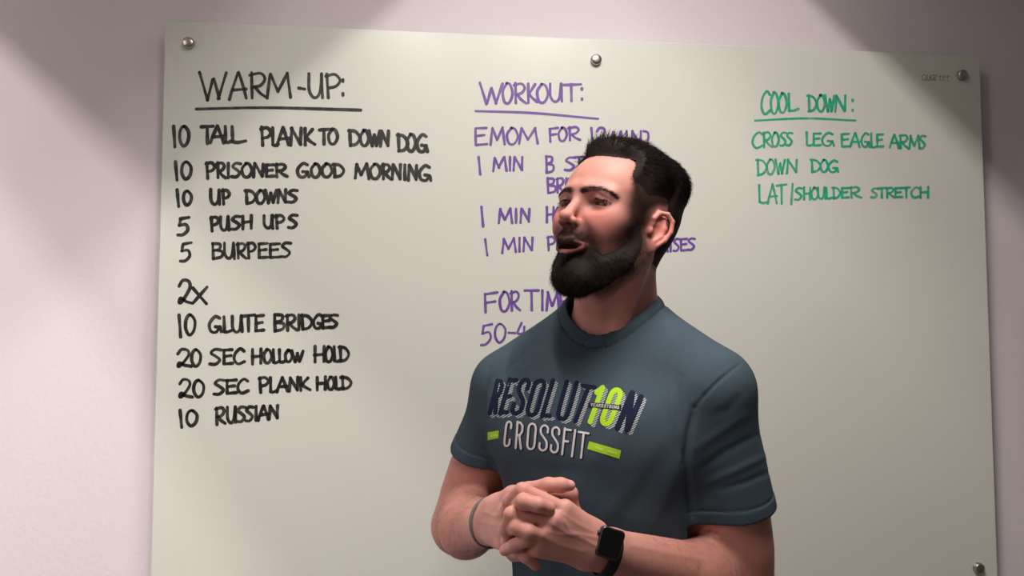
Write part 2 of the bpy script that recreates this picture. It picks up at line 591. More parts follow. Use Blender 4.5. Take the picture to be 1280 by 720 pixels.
def chain(pts, rad, k=0.003, fr=WORLD):
    cs = [cone(pts[i], pts[i + 1], rad[i], rad[i + 1], fr) for i in range(len(pts) - 1)]

    def f(P):
        d = cs[0](P)
        for c in cs[1:]:
            d = smin(d, c(P), k)
        return d
    return f


def loft(fr, table, pw=2.4):
    """torso: rows of (height, half width, half depth, centre forward), heights falling"""
    T = np.array(table, float)[::-1]
    zz = T[:, 0]
    fine = np.linspace(zz[0], zz[-1], 200)

    def smooth(col):
        y = np.interp(fine, zz, col)
        kk = np.hanning(23)
        kk /= kk.sum()
        return np.convolve(np.pad(y, 11, mode='edge'), kk, mode='valid')
    A, B, C = smooth(T[:, 1]), smooth(T[:, 2]), smooth(T[:, 3])

    def f(P):
        q = fr.inv(P)
        z = np.clip(q[:, 2], zz[0], zz[-1])
        a, b, c = np.interp(z, fine, A), np.interp(z, fine, B), np.interp(z, fine, C)
        u, v = np.abs(q[:, 0]) / a, np.abs(q[:, 1] - c) / b
        e = (u ** pw + v ** pw) ** (1 / pw)
        side = (e - 1.0) * np.minimum(a, b) * 0.95
        over = np.abs(q[:, 2] - z)
        return np.where(over > 0, np.sqrt(np.maximum(side, 0) ** 2 + over ** 2), side)
    return f


class Field:
    """groups of (op, solid, k); groups are joined with their own k"""
    def __init__(s):
        s.groups = []

    def group(s, k):
        g = []
        s.groups.append((k, g))
        return g

    def center(s, P):
        per, comp, tot = [], [], None
        for k, g in s.groups:
            ds = [f(P) for (_, f, _) in g]
            d = None
            for (op, _, kk), x in zip(g, ds):
                d = x if d is None else (smin(d, x, kk) if op == 'u' else smax(d, -x, kk))
            per.append(ds)
            comp.append(d)
            tot = d if tot is None else smin(tot, d, k)
        return per, comp, tot

    def polygonize(s, lo, hi, h, post=None):
        B = 14
        lo = np.array(lo, float)
        nb = np.ceil((np.array(hi) - lo) / (h * B)).astype(int)
        N = nb * B + 1
        hd = B * h * math.sqrt(3) / 2
        I = np.stack(np.meshgrid(*[np.arange(n) for n in nb], indexing='ij'), -1).reshape(-1, 3)
        Cc = lo + (I + 0.5) * B * h
        per, comp, tot = s.center(Cc)
        G = np.empty(N, np.float32)
        blk = np.repeat(np.repeat(np.repeat(tot.reshape(nb), B, 0), B, 1), B, 2)
        G[:-1, :-1, :-1] = blk
        G[-1, :, :] = 1
        G[:, -1, :] = 1
        G[:, :, -1] = 1
        o = np.arange(B + 1) * h
        off = np.stack(np.meshgrid(o, o, o, indexing='ij'), -1).reshape(-1, 3)
        for bi in np.where(np.abs(tot) < hd * 1.35 + 0.004)[0]:
            P = lo + I[bi] * B * h + off
            D = None
            for gi, (k, g) in enumerate(s.groups):
                if comp[gi][bi] > max(tot[bi], 0) + 2.6 * hd + k:
                    continue
                d = None
                for (op, f, kk), dc in zip(g, per[gi]):
                    if op == 'u':
                        if dc[bi] > max(comp[gi][bi], 0) + 2.6 * hd + 2 * kk:
                            continue
                        x = f(P)
                        d = x if d is None else smin(d, x, kk)
                    elif d is not None:
                        if dc[bi] > 2.6 * hd + 2 * kk + max(0, -comp[gi][bi]):
                            continue
                        d = smax(d, -f(P), kk)
                if d is None:
                    continue
                D = d if D is None else smin(D, d, k)
            if D is None:
                continue
            i, j, l = I[bi] * B
            G[i:i + B + 1, j:j + B + 1, l:l + B + 1] = D.reshape(B + 1, B + 1, B + 1)
        return surface_nets(G, lo, h)


def surface_nets(G, lo, h):
    neg = G < 0
    c = np.zeros(np.array(G.shape) - 1, np.uint8)
    for dx in (0, 1):
        for dy in (0, 1):
            for dz in (0, 1):
                c += neg[dx:G.shape[0] - 1 + dx, dy:G.shape[1] - 1 + dy, dz:G.shape[2] - 1 + dz]
    act = np.argwhere((c > 0) & (c < 8))
    idx = np.full(c.shape, -1, np.int32)
    idx[tuple(act.T)] = np.arange(len(act))
    val = {}
    for dx in (0, 1):
        for dy in (0, 1):
            for dz in (0, 1):
                val[(dx, dy, dz)] = G[act[:, 0] + dx, act[:, 1] + dy, act[:, 2] + dz]
    acc = np.zeros((len(act), 3))
    cnt = np.zeros(len(act))
    keys = list(val)
    for a in keys:
        for ax in range(3):
            if a[ax]:
                continue
            b = list(a)
            b[ax] = 1
            va, vb = val[a], val[tuple(b)]
            m = (va < 0) != (vb < 0)
            t = np.where(m, va / np.where(m, va - vb, 1), 0)
            p = np.array(a, float)[None, :].repeat(len(act), 0)
            p[:, ax] = t
            acc += p * m[:, None]
            cnt += m
    V = lo + (act + acc / np.maximum(cnt, 1)[:, None]) * h
    F = []
    for ax in range(3):
        o1, o2 = [(1, 2), (2, 0), (0, 1)][ax]
        sl0 = [slice(None)] * 3
        sl1 = [slice(None)] * 3
        sl0[ax] = slice(0, -1)
        sl1[ax] = slice(1, None)
        a, b = neg[tuple(sl0)], neg[tuple(sl1)]
        e = np.argwhere(a != b)
        e = e[(e[:, o1] > 0) & (e[:, o2] > 0) & (e[:, o1] < c.shape[o1]) & (e[:, o2] < c.shape[o2])]
        flip = b[tuple(e.T)]
        q = []
        for (d1, d2) in ((1, 1), (0, 1), (0, 0), (1, 0)):
            w = e.copy()
            w[:, o1] -= d1
            w[:, o2] -= d2
            q.append(idx[tuple(w.T)])
        q = np.stack(q, 1)
        q[flip] = q[flip][:, ::-1]
        F.append(q)
    F = np.vstack(F)
    F = F[(F >= 0).all(1)]
    return V, F


def relax(V, F, n=1, lam=0.4):
    """light smoothing that keeps the volume"""
    e = np.vstack([F[:, [0, 1]], F[:, [1, 2]], F[:, [2, 3]], F[:, [3, 0]]])
    for it in range(n):
        for l in (lam, -lam * 1.02):
            A = np.zeros_like(V)
            for k in range(3):
                A[:, k] = np.bincount(e[:, 0], V[e[:, 1], k], len(V)) + np.bincount(e[:, 1], V[e[:, 0], k], len(V))
            d = np.bincount(e[:, 0], minlength=len(V)) + np.bincount(e[:, 1], minlength=len(V))
            V = V + l * (A / np.maximum(d, 1)[:, None] - V)
    return V


def normals(V, F):
    n = np.cross(V[F[:, 2]] - V[F[:, 0]], V[F[:, 3]] - V[F[:, 1]])
    N = np.zeros_like(V)
    for k in range(4):
        for a in range(3):
            N[:, a] += np.bincount(F[:, k], n[:, a], len(V))
    return N / (np.linalg.norm(N, axis=1)[:, None] + 1e-12)


# ------------------------------------------------------------------ the person: working frame = x right, y up, z away, metres, seen from where the phone stands
CF = np.stack([AX_R, AX_U, AX_F], 1)


def W(P):
    return CAM + np.asarray(P) @ CF.T


def at(px, py, d):
    return np.array([(px - 640) / FOC * d, (360 - py) / FOC * d, d])


def pix(P):
    return 640 + FOC * P[:, 0] / P[:, 2], 360 - FOC * P[:, 1] / P[:, 2]


def rotm(ax, a):
    ax = np.array(ax, float)
    Kx = np.array([[0, -ax[2], ax[1]], [ax[2], 0, -ax[0]], [-ax[1], ax[0], 0]])
    return np.eye(3) + math.sin(a) * Kx + (1 - math.cos(a)) * Kx @ Kx


BASE = np.stack([[1, 0, 0], [0, 0, -1], [0, 1, 0]], 1).astype(float)     # local (left, front, up) facing the phone


def body_frame(t, yaw, pitch=0, roll=0):
    return Frame(t, BASE @ rotm((0, 0, 1), math.radians(yaw)) @ rotm((1, 0, 0), math.radians(pitch)) @ rotm((0, 1, 0), math.radians(roll)))


HD = body_frame((0.157, 0.095, 1.517), 44, 15.5, 2)
TO = body_frame((0.162, -0.045, 1.575), 27, -1, 0)     # torso: origin at the base of the neck

R_SH, R_EL, R_WR = at(634, 492, 1.63), at(575, 657, 1.70), at(611, 654, 1.44)
L_SH, L_EL, L_WR = at(891, 497, 1.46), at(926, 738, 1.50), at(764, 690, 1.335)
DOWN = np.array([0, -1.0, 0])

skin = Field()
# --- trunk and arms
g = skin.group(0.02)
TORSO = [(0.02, .060, .062, -.005), (-.02, .085, .07, -.005), (-.055, .135, .085, -.01), (-.09, .172, .098, -.01), (-.14, .182, .112, .0), (-.21, .178, .124, .008),
         (-.30, .168, .122, .008), (-.40, .152, .110, .006), (-.50, .150, .108, .006), (-.60, .165, .115, .0), (-.68, .172, .12, -.005)]


def shrink(T, d):
    return [(z, a - d, b - d, c) for z, a, b, c in T]


g.append(('u', loft(TO, shrink(TORSO, .014)), 0))
g.append(('u', cone(TO.inv(np.array([HD.pt((0, -.020, -.035))]))[0], (0, -.010, -.03), .0550, .061, TO), .03))
# sterno-mastoid cords and the notch between the collar bones
for s in (-1, 1):
    a = HD.pt((s * .058, -.018, -.045))
    b = TO.pt((s * .018, .052, -.062))
    g.append(('u', cone(a, b, .014, .009), .018))
    g.append(('u', cone(HD.pt((s * .03, -.050, -.045)), TO.pt((s * .045, -.028, -.025)), .019, .023), .03))
    g.append(('u', cone(TO.pt((s * .02, .052, -.085)), TO.pt((s * .12, .01, -.075)), .008, .008), .03))
g.append(('u', ell((0, .055, -.085), (.014, .012, .02), HD), .02))
for SH, EL, WR, s in ((R_SH, R_EL, R_WR, -1), (L_SH, L_EL, L_WR, 1)):
    ua, fa = EL - SH, WR - EL
    g.append(('u', cone(SH, SH + ua * .85, .056 + .001 * s, .048 + .005 * s), .03))
    g.append(('u', cone(SH + ua * .2, SH + ua * .75, .048 + .002 * s, .049 + .004 * s), .02))
    g.append(('u', cone(SH + ua * .6, EL, .050 + .003 * s, .047), .02))
    wide = nrm(np.cross(fa, np.cross(ua, fa)))
    g.append(('u', flatcone(EL, EL + fa * .35, (.049, .045), (.053, .046), wide), .02))
    g.append(('u', flatcone(EL + fa * .3, WR, (.053, .045), (.0315, .0245), wide), .02))
# --- head
hg = skin.group(0.02)
hg.append(('u', ell((0, -.013, .045), (.0765, .095, .085), HD), 0))
hg.append(('u', ell((0, .020, .038), (.062, .066, .056), HD), .03))
hg.append(('u', ell((0, -.060, -.002), (.058, .042, .050), HD), .03))
hg.append(('u', ell((0, .026, -.028), (.058, .062, .072), HD), .03))
for s in (-1, 1):
    hg.append(('u', chain([(s * .060, -.004, -.030), (s * .054, .012, -.062), (s * .016, .062, -.089)], [.014, .016, .017], .01, HD), .025))
    hg.append(('u', ell((s * .042, .053, -.006), (.019, .020, .016), HD), .03))
    hg.append(('u', ell((s * .029, .066, -.024), (.019, .018, .018), HD), .025))
    hg.append(('u', cone((s * .010, .086, .034), (s * .046, .070, .030), .0108, .0092, HD), .012))
hg.append(('u', ell((0, .067, -.088), (.021, .016, .016), HD), .012))
hg.append(('u', ell((0, .0785, -.044), (.026, .022, .023), HD), .014))
for s in (-1, 1):
    hg.append(('s', ell((s * .034, .091, .011), (.018, .0172, .0125), HD), .010))
hg.append(('u', cone((0, .084, .024), (0, .106, -.014), .0066, .0086, HD), .010))
hg.append(('u', ell((0, .1095, -.017), (.0098, .0098, .0088), HD), .006))
for s in (-1, 1):
    hg.append(('u', ell((s * .0130, .098, -.0225), (.0066, .0105, .0072), HD), .005))
    hg.append(('s', ell((s * .0070, .1035, -.0305), (.0040, .0070, .0050), HD), .002))
    hg.append(('u', ell((s * .032, .0655, .0130), (.0152, .0148, .0146), HD), .004))       # lids over the eyeball
    hg.append(('u', chain([(s * .019, .078, .0185), (s * .031, .0815, .0215), (s * .045, .0725, .0170)], [.002, .0028, .0022], .002, HD), .004))
    hg.append(('s', chain([(s * .0205, .0790, .0115), (s * .032, .0820, .0128), (s * .0440, .0735, .0105)], [.0013, .0037, .0015], .001, HD), .0012))
for s in (-1, 1):
    hg.append(('s', chain([(s * .0195, .097, -.020), (s * .030, .090, -.036), (s * .036, .080, -.054)], [.0018, .0024, .0014], .002, HD), .012))
# lips and the open mouth
hg.append(('u', chain([(-.024, .085, -.055), (-.010, .0965, -.0505), (0, .098, -.0515), (.010, .0965, -.0505), (.024, .085, -.055)], [.0025, .0048, .0046, .0048, .0025], .002, HD), .004))
hg.append(('u', chain([(-.024, .085, -.060), (0, .0940, -.0705), (.024, .085, -.060)], [.003, .0062, .003], .002, HD), .005))
hg.append(('s', chain([(-.024, .089, -.0575), (-.010, .0985, -.0590), (.010, .0985, -.0590), (.024, .089, -.0575)], [.0011, .0042, .0042, .0011], .001, HD), .002))
hg.append(('s', ell((0, .088, -.0595), (.019, .013, .0054), HD), .002))
# ears
for s in (-1, 1):
    fl = math.radians(24) * s
    up = math.radians(-14)
    e1 = np.array([-math.sin(fl), math.cos(fl), 0])         # forward in the ear's plane
    e3 = np.array([math.cos(fl), math.sin(fl), 0]) * s      # outward
    e2 = np.array([0, 0, 1.0])
    E1, E2 = e1 * math.cos(up) - e2 * math.sin(up), e1 * math.sin(up) + e2 * math.cos(up)
    fr = Frame(HD.pt((s * .0795, -.014, -.003)), HD.M @ np.stack([E1, E2, e3], 1))
    if s > 0:
        EAR = fr
    eg = [('u', ell((-.002, .002, -.005), (.018, .029, .0045), fr), 0)]
    eg.append(('u', chain([(.008, .004, -.002), (.0135, .016, .001), (.009, .028, .002), (-.003, .0325, .003), (-.015, .026, .004), (-.0195, .010, .004), (-.0165, -.006, .003), (-.009, -.019, .002)],
                          [.0028, .0032, .0036, .0038, .0038, .0036, .0034, .003], .002, fr), .003))
    eg.append(('u', ell((.001, -.0255, .000), (.0095, .0095, .0042), fr), .005))
    eg.append(('s', ell((.002, -.001, .001), (.0085, .0125, .0070), fr), .003))
    eg.append(('u', chain([(-.004, .022, -.001), (-.009, .010, .000), (-.0095, -.004, .000), (-.003, -.0145, .000)], [.0032, .004, .0038, .0038], .003, fr), .003))
    eg.append(('u', ell((.0115, -.006, .001), (.004, .0065, .0045), fr), .003))
    eg.append(('u', ell((.004, 0, -.011), (.017, .026, .009), fr), .006))

    def earf(P, eg=eg):
        d = None
        for op, f, k in eg:
            x = f(P)
            d = x if d is None else (smin(d, x, k) if op == 'u' else smax(d, -x, k))
        return d
    hg.append(('u', earf, .005))

# --- hands, fingers laced together
FR = [.0112, .0106, .0098, .0086]


def finger(grp, pts, sc=1.0, k=.005, rad=FR):
    grp.append(('u', chain([at(*p) for p in pts], [r * sc for r in rad], .004), k))


# his left hand (at the right of the picture): back of the hand towards the phone
lh = skin.group(0.012)
lw = at(757, 687, 1.325)
wide_l = at(745, 655, 1.33) - at(738, 715, 1.32)
lh.append(('u', flatcone(L_WR, at(735, 682, 1.310), (.0300, .0215), (.0330, .0190), wide_l), 0))
for (mx, my, md) in ((706, 636, 1.285), (692, 650, 1.272), (678, 668, 1.268), (672, 686, 1.275)):
    lh.append(('u', cone(at(740, 683 + (my - 664) * .35, 1.312), at(mx, my, md), .0165, .0120), .014))
lh.append(('u', flatcone(at(738, 680, 1.312), at(694, 660, 1.285), (.033, .017), (.036, .0115), at(706, 636, 1.285) - at(672, 686, 1.275)), .012))
lf = skin.group(0.0012)
finger(lf, [(704, 637, 1.284), (653, 613, 1.283), (637, 627, 1.305), (633, 643, 1.335)], .98)                # index
finger(lf, [(690, 651, 1.272), (640, 643, 1.272), (633, 662, 1.290), (638, 678, 1.312)], 1.0, .0015)         # middle
finger(lf, [(677, 667, 1.268), (657, 675, 1.266), (643, 682, 1.276), (631, 688, 1.288)], .90, .0015)         # ring
finger(lf, [(670, 687, 1.276), (650, 690, 1.300), (640, 690, 1.325), (640, 684, 1.345)], .85, .0015)         # little
lt = skin.group(0.004)
lt.append(('u', chain([at(735, 668, 1.330), at(714, 642, 1.345), at(712, 617, 1.335), at(688, 616, 1.335)], [.017, .0135, .0108, .0090], .006), 0))
# his right hand (at the left): only thumb, finger ends and the edge of the palm are seen
rh = skin.group(0.012)
wide_r = at(612, 627, 1.42) - at(618, 682, 1.42)
rh.append(('u', flatcone(R_WR, at(622, 652, 1.375), (.0305, .0225), (.036, .0190), wide_r), 0))
for (mx, my, md) in ((640, 634, 1.335), (637, 648, 1.325), (633, 664, 1.325), (631, 680, 1.335)):
    rh.append(('u', cone(at(616, 652 + (my - 656) * .5, 1.400), at(mx, my, md), .0170, .0120), .012))
rh.append(('u', cone(at(614, 642, 1.405), at(642, 620, 1.350), .019, .0155), .014))
rf = skin.group(0.0012)
finger(rf, [(642, 636, 1.320), (655, 627, 1.262), (672, 631, 1.258), (686, 635, 1.266)], 1.02)               # index
finger(rf, [(637, 660, 1.300), (647, 659, 1.262), (661, 664, 1.254), (675, 668, 1.260)], .96, .0015)         # middle
finger(rf, [(634, 678, 1.310), (648, 686, 1.285), (658, 696, 1.280), (669, 706, 1.285)], .86, .0015)         # ring
finger(rf, [(631, 684, 1.340), (642, 694, 1.330), (652, 694, 1.318), (660, 692, 1.312)], .80, .0015)         # little
rt = skin.group(0.004)
rt.append(('u', chain([at(640, 622, 1.350), at(660, 613, 1.315), at(685, 606.5, 1.298), at(701, 606.5, 1.296), at(712, 607, 1.298)], [.0150, .0112, .0100, .0098, .0078], .005), 0))

allk = ('head', HD)
PV, PF = skin.polygonize((-.18, -.62, 1.18), (.43, .27, 1.86), 0.0018)
PV = relax(PV, PF, 1)
# veins, tendons and skin creases
_n = normals(PV, PF)
_px, _py = pix(PV)
_d = np.zeros(len(PV))
for line, dep, wid in [
        ([(690, 655), (712, 668), (730, 674), (748, 684)], .9, 2.6), ([(684, 664), (700, 668), (722, 668), (745, 672)], .7, 2.2),
        ([(700, 640), (722, 655), (740, 664)], .6, 2.4), ([(676, 672), (700, 682), (730, 690)], .6, 2.6),
        ([(706, 652), (712, 664), (722, 668)], .6, 1.8), ([(606, 640), (618, 645), (630, 642)], .7, 2.2), ([(600, 652), (616, 656), (628, 656)], .6, 2.2),
        ([(858, 672), (872, 667), (886, 664)], -3.4, 2.2), ([(884, 664), (896, 668)], -1.4, 2.5), ([(560, 622), (578, 630), (600, 634)], -.9, 8.0),
        ([(652, 606), (649, 612)], -.6, 1.2), ([(656, 605), (653, 611)], -.5, 1.2), ([(681, 600), (680, 606)], -.5, 1.2), ([(685, 600), (684, 606)], -.4, 1.2),
        ([(790, 682), (830, 690), (880, 700)], .8, 4.0)]:
    dist = np.full(len(PV), 1e9)
    for (ax, ay), (bx, by) in zip(line, line[1:]):
        t = np.clip(((_px - ax) * (bx - ax) + (_py - ay) * (by - ay)) / ((bx - ax) ** 2 + (by - ay) ** 2), 0, 1)
        dist = np.minimum(dist, np.hypot(_px - ax - t * (bx - ax), _py - ay - t * (by - ay)))
    _d += dep * .0008 * np.exp(-(dist / wid) ** 2)
PV = PV + _n * (_d * (_n[:, 2] < -.1))[:, None]
PN = normals(PV, PF)
person = empty('person', (float(W(TO.pt((0, 0, -.5)))[0]), float(W(TO.pt((0, 0, -.5)))[1]), 0.0),
               'bearded man in a blue-grey printed t-shirt standing with clasped hands', 'person')
PORG = np.array(person.location)


def put(name, V, F, m, parent=None, smooth=True):
    parent = parent or person
    org = PORG
    return mesh_obj(name, W(V) - org if parent is person else W(V) - org, F, m, parent, smooth)


def ss(x, a, b):
    t = np.clip((x - a) / (b - a), 0, 1)
    return t * t * (3 - 2 * t)


m_skin = mat('skin', srgb(206, 152, 132), rough=0.52, spec=0.28, noise=0.10, scale=75, bump=0.12, bscale=260, bdist=0.0008)
body = put('body', PV, PF, m_skin)
# ------------------------------------------------------------------ t-shirt
def pixel_lines(px, py, line):
    """distance in pixels to a polyline, for folds"""
    d = np.full(len(px), 1e9)
    tt = np.zeros(len(px))
    n = len(line) - 1
    for i in range(n):
        (ax, ay), (bx, by) = line[i], line[i + 1]
        vx, vy = bx - ax, by - ay
        t = np.clip(((px - ax) * vx + (py - ay) * vy) / (vx * vx + vy * vy), 0, 1)
        e = np.hypot(px - ax - t * vx, py - ay - t * vy)
        m = e < d
        d = np.where(m, e, d)
        tt = np.where(m, (i + t) / n, tt)
    return d, tt


SHIRT_T = [(0.06, .050, .055, -.012), (.0, .066, .066, -.010), (-.02, .088, .074, -.010), (-.05, .130, .090, -.010), (-.08, .165, .105, -.006), (-.13, .182, .122, .0), (-.20, .184, .137, .008),
           (-.28, .178, .137, .010), (-.38, .166, .124, .008), (-.48, .162, .120, .010), (-.58, .172, .124, .004), (-.68, .180, .130, .0)]
outer = []
outer.append(('u', loft(TO, SHIRT_T, 2.3), 0))
for SH, EL, s in ((R_SH, R_EL, -1), (L_SH, L_EL, 1)):
    ua = EL - SH
    SB = at(599, 575, 1.665) if s < 0 else at(920, 650, 1.485)
    r0, r1 = (.0530, .0545) if s < 0 else (.0570, .0645)
    outer.append(('u', cone(TO.pt((s * .055, -.010, -.030)), SH + np.array([0, .018, 0]), .053, r0 + .002), .05))
    outer.append(('u', cone(SH, SB, r0, r1), .035))
    # chest muscle and back of the shoulder
    outer.append(('u', ell((s * .085, .080, -.185), (.085, .050, .070), TO), .05))
    outer.append(('u', ell((s * .10, -.07, -.17), (.08, .05, .10), TO), .05))


def fold(f, g, k):
    return smin(f, g, k)


def shirt_outer(P):
    d = None
    for op, f, k in outer:
        x = f(P)
        d = x if d is None else smin(d, x, k)
    return d


NECK_UP = nrm(TO.vec((0.0, .36, 1.0)))
NECK_C = TO.pt((0.004, .004, .004))


def neck_cut(P):
    """positive inside the opening: an ellipse across the tilted neck line"""
    q = (P - NECK_C)
    u = q @ TO.vec((1, 0, 0))
    v = q @ nrm(np.cross(NECK_UP, TO.vec((1, 0, 0))))
    w = q @ NECK_UP
    r = np.sqrt((u / 0.072) ** 2 + (v / 0.072) ** 2)
    return np.where(w > -0.06, (1.0 - r) * 0.072, -1.0), w


def cuffs(P):
    """negative beyond a sleeve's end"""
    out = np.full(len(P), 1e9)
    for SH, EL, t, tilt, s in ((R_SH, R_EL, .425, (.22, 0, .15), -1), (L_SH, L_EL, .562, (-.05, 0, .10), 1)):
        ax = nrm(EL - SH)
        n = nrm(ax + np.array(tilt))
        c = SH + (EL - SH) * t
        q = P - SH
        al = q @ ax
        rad = np.linalg.norm(q - al[:, None] * ax, axis=1)
        mine = (rad < .088) & (al > 0.09) & ((P - TO.t) @ TO.vec((1, 0, 0)) * s > .135)
        out = np.where(mine, np.minimum(out, (c - P) @ n), out)
    return out


def shirt_full(P):
    o = shirt_outer(P)
    nc, w = neck_cut(P)
    rib = ss(nc, -.0145, -.0125) * (nc < .01)
    cf = cuffs(P)
    o = o - .0018 * rib
    o = o + .0026 * np.exp(-((nc + .0145) / .0018) ** 2)                 # stitch line below the collar rib
    o = o + .0016 * np.exp(-((cf - .022) / .0014) ** 2)                  # hem stitching
    o = o - .0010 * ss(cf, .024, .020)
    d = np.maximum(o, -(o + .0065))
    d = smax(d, nc, .002)
    d = smax(d, -cf, .002)
    hem = (P - TO.pt((0, 0, -.665))) @ TO.vec((0, 0, 1))
    return np.maximum(d, -hem)


shf = Field()
sg = shf.group(0)
sg.append(('u', shirt_full, 0))
SV, SF = shf.polygonize((-.16, -.75, 1.22), (.43, .08, 1.84), .0024)
# folds pressed into the cloth
SN = normals(SV, SF)
px, py = pix(SV)
front = (SN[:, 2] < 0.25)
disp = np.zeros(len(SV))
FOLDS = [  # polyline in the picture, depth in mm, width in pixels
    ([(925, 455), (900, 475), (880, 495), (868, 510)], -2.6, 2.0),
    ([(868, 510), (861, 540), (857, 580), (862, 625), (866, 645)], -6.0, 4.5),
    ([(850, 470), (846, 500), (848, 540), (856, 580)], -2.2, 4.0),
    ([(838, 480), (842, 520), (852, 560)], 1.8, 5.0),
    ([(870, 560), (900, 540), (930, 520)], 1.6, 6.0),
    ([(872, 590), (905, 566), (945, 545)], -1.8, 5.0),
    ([(880, 606), (915, 590), (958, 570)], 1.8, 5.0),
    ([(900, 612), (930, 604), (963, 590)], -1.6, 4.0),
    ([(890, 520), (910, 512), (930, 490)], -1.2, 6.0),
    ([(612, 462), (604, 490), (600, 520), (606, 560)], -4.0, 4.0),
    ([(655, 425), (630, 450), (614, 475)], 2.2, 4.0),
    ([(668, 432), (640, 456), (618, 488)], -2.2, 4.0),
    ([(682, 440), (652, 464), (626, 492)], 1.4, 4.0),
    ([(590, 500), (600, 530), (604, 555)], 1.5, 4.0),
    ([(720, 600), (760, 560), (800, 520), (830, 500)], 1.6, 14.0),
    ([(780, 650), (810, 600), (840, 560)], -2.2, 12.0),
    ([(820, 650), (836, 610), (850, 580)], 2.2, 9.0),
    ([(650, 580), (690, 590), (740, 590)], -1.5, 12.0),
    ([(620, 600), (632, 640), (634, 700)], 2.0, 7.0),
    ([(700, 700), (760, 640), (800, 600)], 1.6, 12.0),
]
for line, dep, wid in FOLDS:
    d, t = pixel_lines(px, py, line)
    disp += dep * .001 * np.exp(-(d / wid) ** 2) * (0.25 + 0.75 * np.sin(np.clip(t, .04, .96) * math.pi) ** .6)
SV = SV + SN * (disp * front)[:, None]
SV = relax(SV, SF, 1)
m_shirt = mat('heathered_jersey', srgb(64, 77, 88), rough=0.92, spec=0.15, noise=0.09, scale=220, bump=0.25, bscale=420, bdist=0.0008)
shirt = put('t_shirt', SV, SF, m_shirt)
shirt['label'] = 'blue-grey crew neck t-shirt with a printed chest'
# ------------------------------------------------------------------ head regions (measured on his left side, mirrored)
def inside(px, py, poly):
    c = np.zeros(len(px), bool)
    n = len(poly)
    for i in range(n):
        (x0, y0), (x1, y1) = poly[i], poly[(i + 1) % n]
        if y0 == y1:
            continue
        hit = ((py < y0) != (py < y1)) & (px < (x1 - x0) * (py - y0) / (y1 - y0) + x0)
        c ^= hit
    return c


def sdist(px, py, poly):
    d, _ = pixel_lines(px, py, poly + [poly[0]])
    return np.where(inside(px, py, poly), d, -d)


HAIR_P = [(690, 193), (737, 193), (760, 194), (786, 197), (794, 201), (795, 208), (790, 222), (790, 240), (797, 258), (803, 274), (806, 270), (814, 263), (824, 258), (836, 260), (845, 270),
          (846, 285), (839, 302), (828, 318), (819, 345), (880, 350), (920, 250), (860, 130), (690, 130)]
BEARD_P = [(794, 246), (801, 262), (806, 282), (807, 300), (804, 314), (790, 337), (768, 356), (735, 374), (700, 400), (650, 380), (650, 287), (706, 286), (727, 286), (736, 292), (746, 310), (754, 318),
           (768, 312), (782, 296), (790, 276), (789, 256)]
LIP_P = [(660, 301.5), (706, 301.5), (722, 302), (738, 306), (730, 312), (712, 316), (660, 316)]


def head_local(P):
    q = HD.inv(P)
    m = q.copy()
    m[:, 0] = np.abs(m[:, 0])
    mp = HD.t + m @ HD.M.T
    X, Y = pix(mp)
    return q, X, Y


def hair_mask(P):
    """pixels inside the hair's edge (negative outside)"""
    q, X, Y = head_local(P)
    d = sdist(X, Y, HAIR_P)
    back = (q[:, 2] + .050) / .00125
    d = np.where(q[:, 1] < -.050, back, np.where(q[:, 1] < -.035, np.maximum(d, np.minimum(back, 20) * (q[:, 1] < -.04)), d))
    return np.where((q[:, 2] < -.075) | (np.linalg.norm(q - np.array([0, 0, .03]), axis=1) > .15), -30, d), q


def beard_mask(P):
    q, X, Y = head_local(P)
    d = np.minimum(sdist(X, Y, BEARD_P), -sdist(X, Y, LIP_P))
    d = np.where((q[:, 1] < -.012) | (q[:, 2] < -.135), -30, d)
    under = (q[:, 2] < -.085) & (q[:, 1] < .030)
    return np.where(under, np.minimum(d, -2), d), q


def submesh(V, F, keep):
    k = keep[F].all(1)
    f = F[k]
    used = np.unique(f)
    mp = np.full(len(V), -1)
    mp[used] = np.arange(len(used))
    return used, mp[f]


def tubes(roots, dirs, bend, length, r0, npt=5, sides=3, taper=.25):
    """many hairs: start point, start direction, bend (added quadratically), length"""
    n = len(roots)
    t = np.linspace(0, 1, npt)
    C = roots[:, None, :] + (dirs * length[:, None])[:, None, :] * t[None, :, None] + (bend * length[:, None])[:, None, :] * (t ** 2)[None, :, None]
    T = np.gradient(C, axis=1)
    T /= np.linalg.norm(T, axis=2, keepdims=True) + 1e-12
    ref = np.where(np.abs(T[..., 2:3]) < .9, np.array([0, 0, 1.0]), np.array([1.0, 0, 0]))
    A = np.cross(T, ref)
    A /= np.linalg.norm(A, axis=2, keepdims=True) + 1e-12
    Bv = np.cross(T, A)
    rad = r0[:, None] * (1 - (1 - taper) * t[None, :] ** 1.5)
    V = []
    for k in range(sides):
        a = 2 * math.pi * k / sides
        V.append(C + (A * math.cos(a) + Bv * math.sin(a)) * rad[..., None])
    V = np.stack(V, 2).reshape(-1, 3)
    base = (np.arange(n) * npt * sides)[:, None, None]
    i = np.arange(npt - 1)[None, :, None] * sides
    k = np.arange(sides)[None, None, :]
    k2 = (k + 1) % sides
    F = np.stack([base + i + k, base + i + k2, base + i + sides + k2, base + i + sides + k], -1).reshape(-1, 4)
    return V, F


def pick(V, F, weight, n, seed):
    r = np.random.default_rng(seed)
    a = np.linalg.norm(np.cross(V[F[:, 1]] - V[F[:, 0]], V[F[:, 2]] - V[F[:, 0]]), axis=1)
    w = a * weight[F].mean(1)
    idx = r.choice(len(F), n, p=w / w.sum())
    u = r.dirichlet(np.ones(4), n)
    P = (V[F[idx]] * u[..., None]).sum(1)
    return P, idx, r


def tang(c, n):
    c = c - n * (c * n).sum(1, keepdims=True)
    return c / (np.linalg.norm(c, axis=1, keepdims=True) + 1e-9)


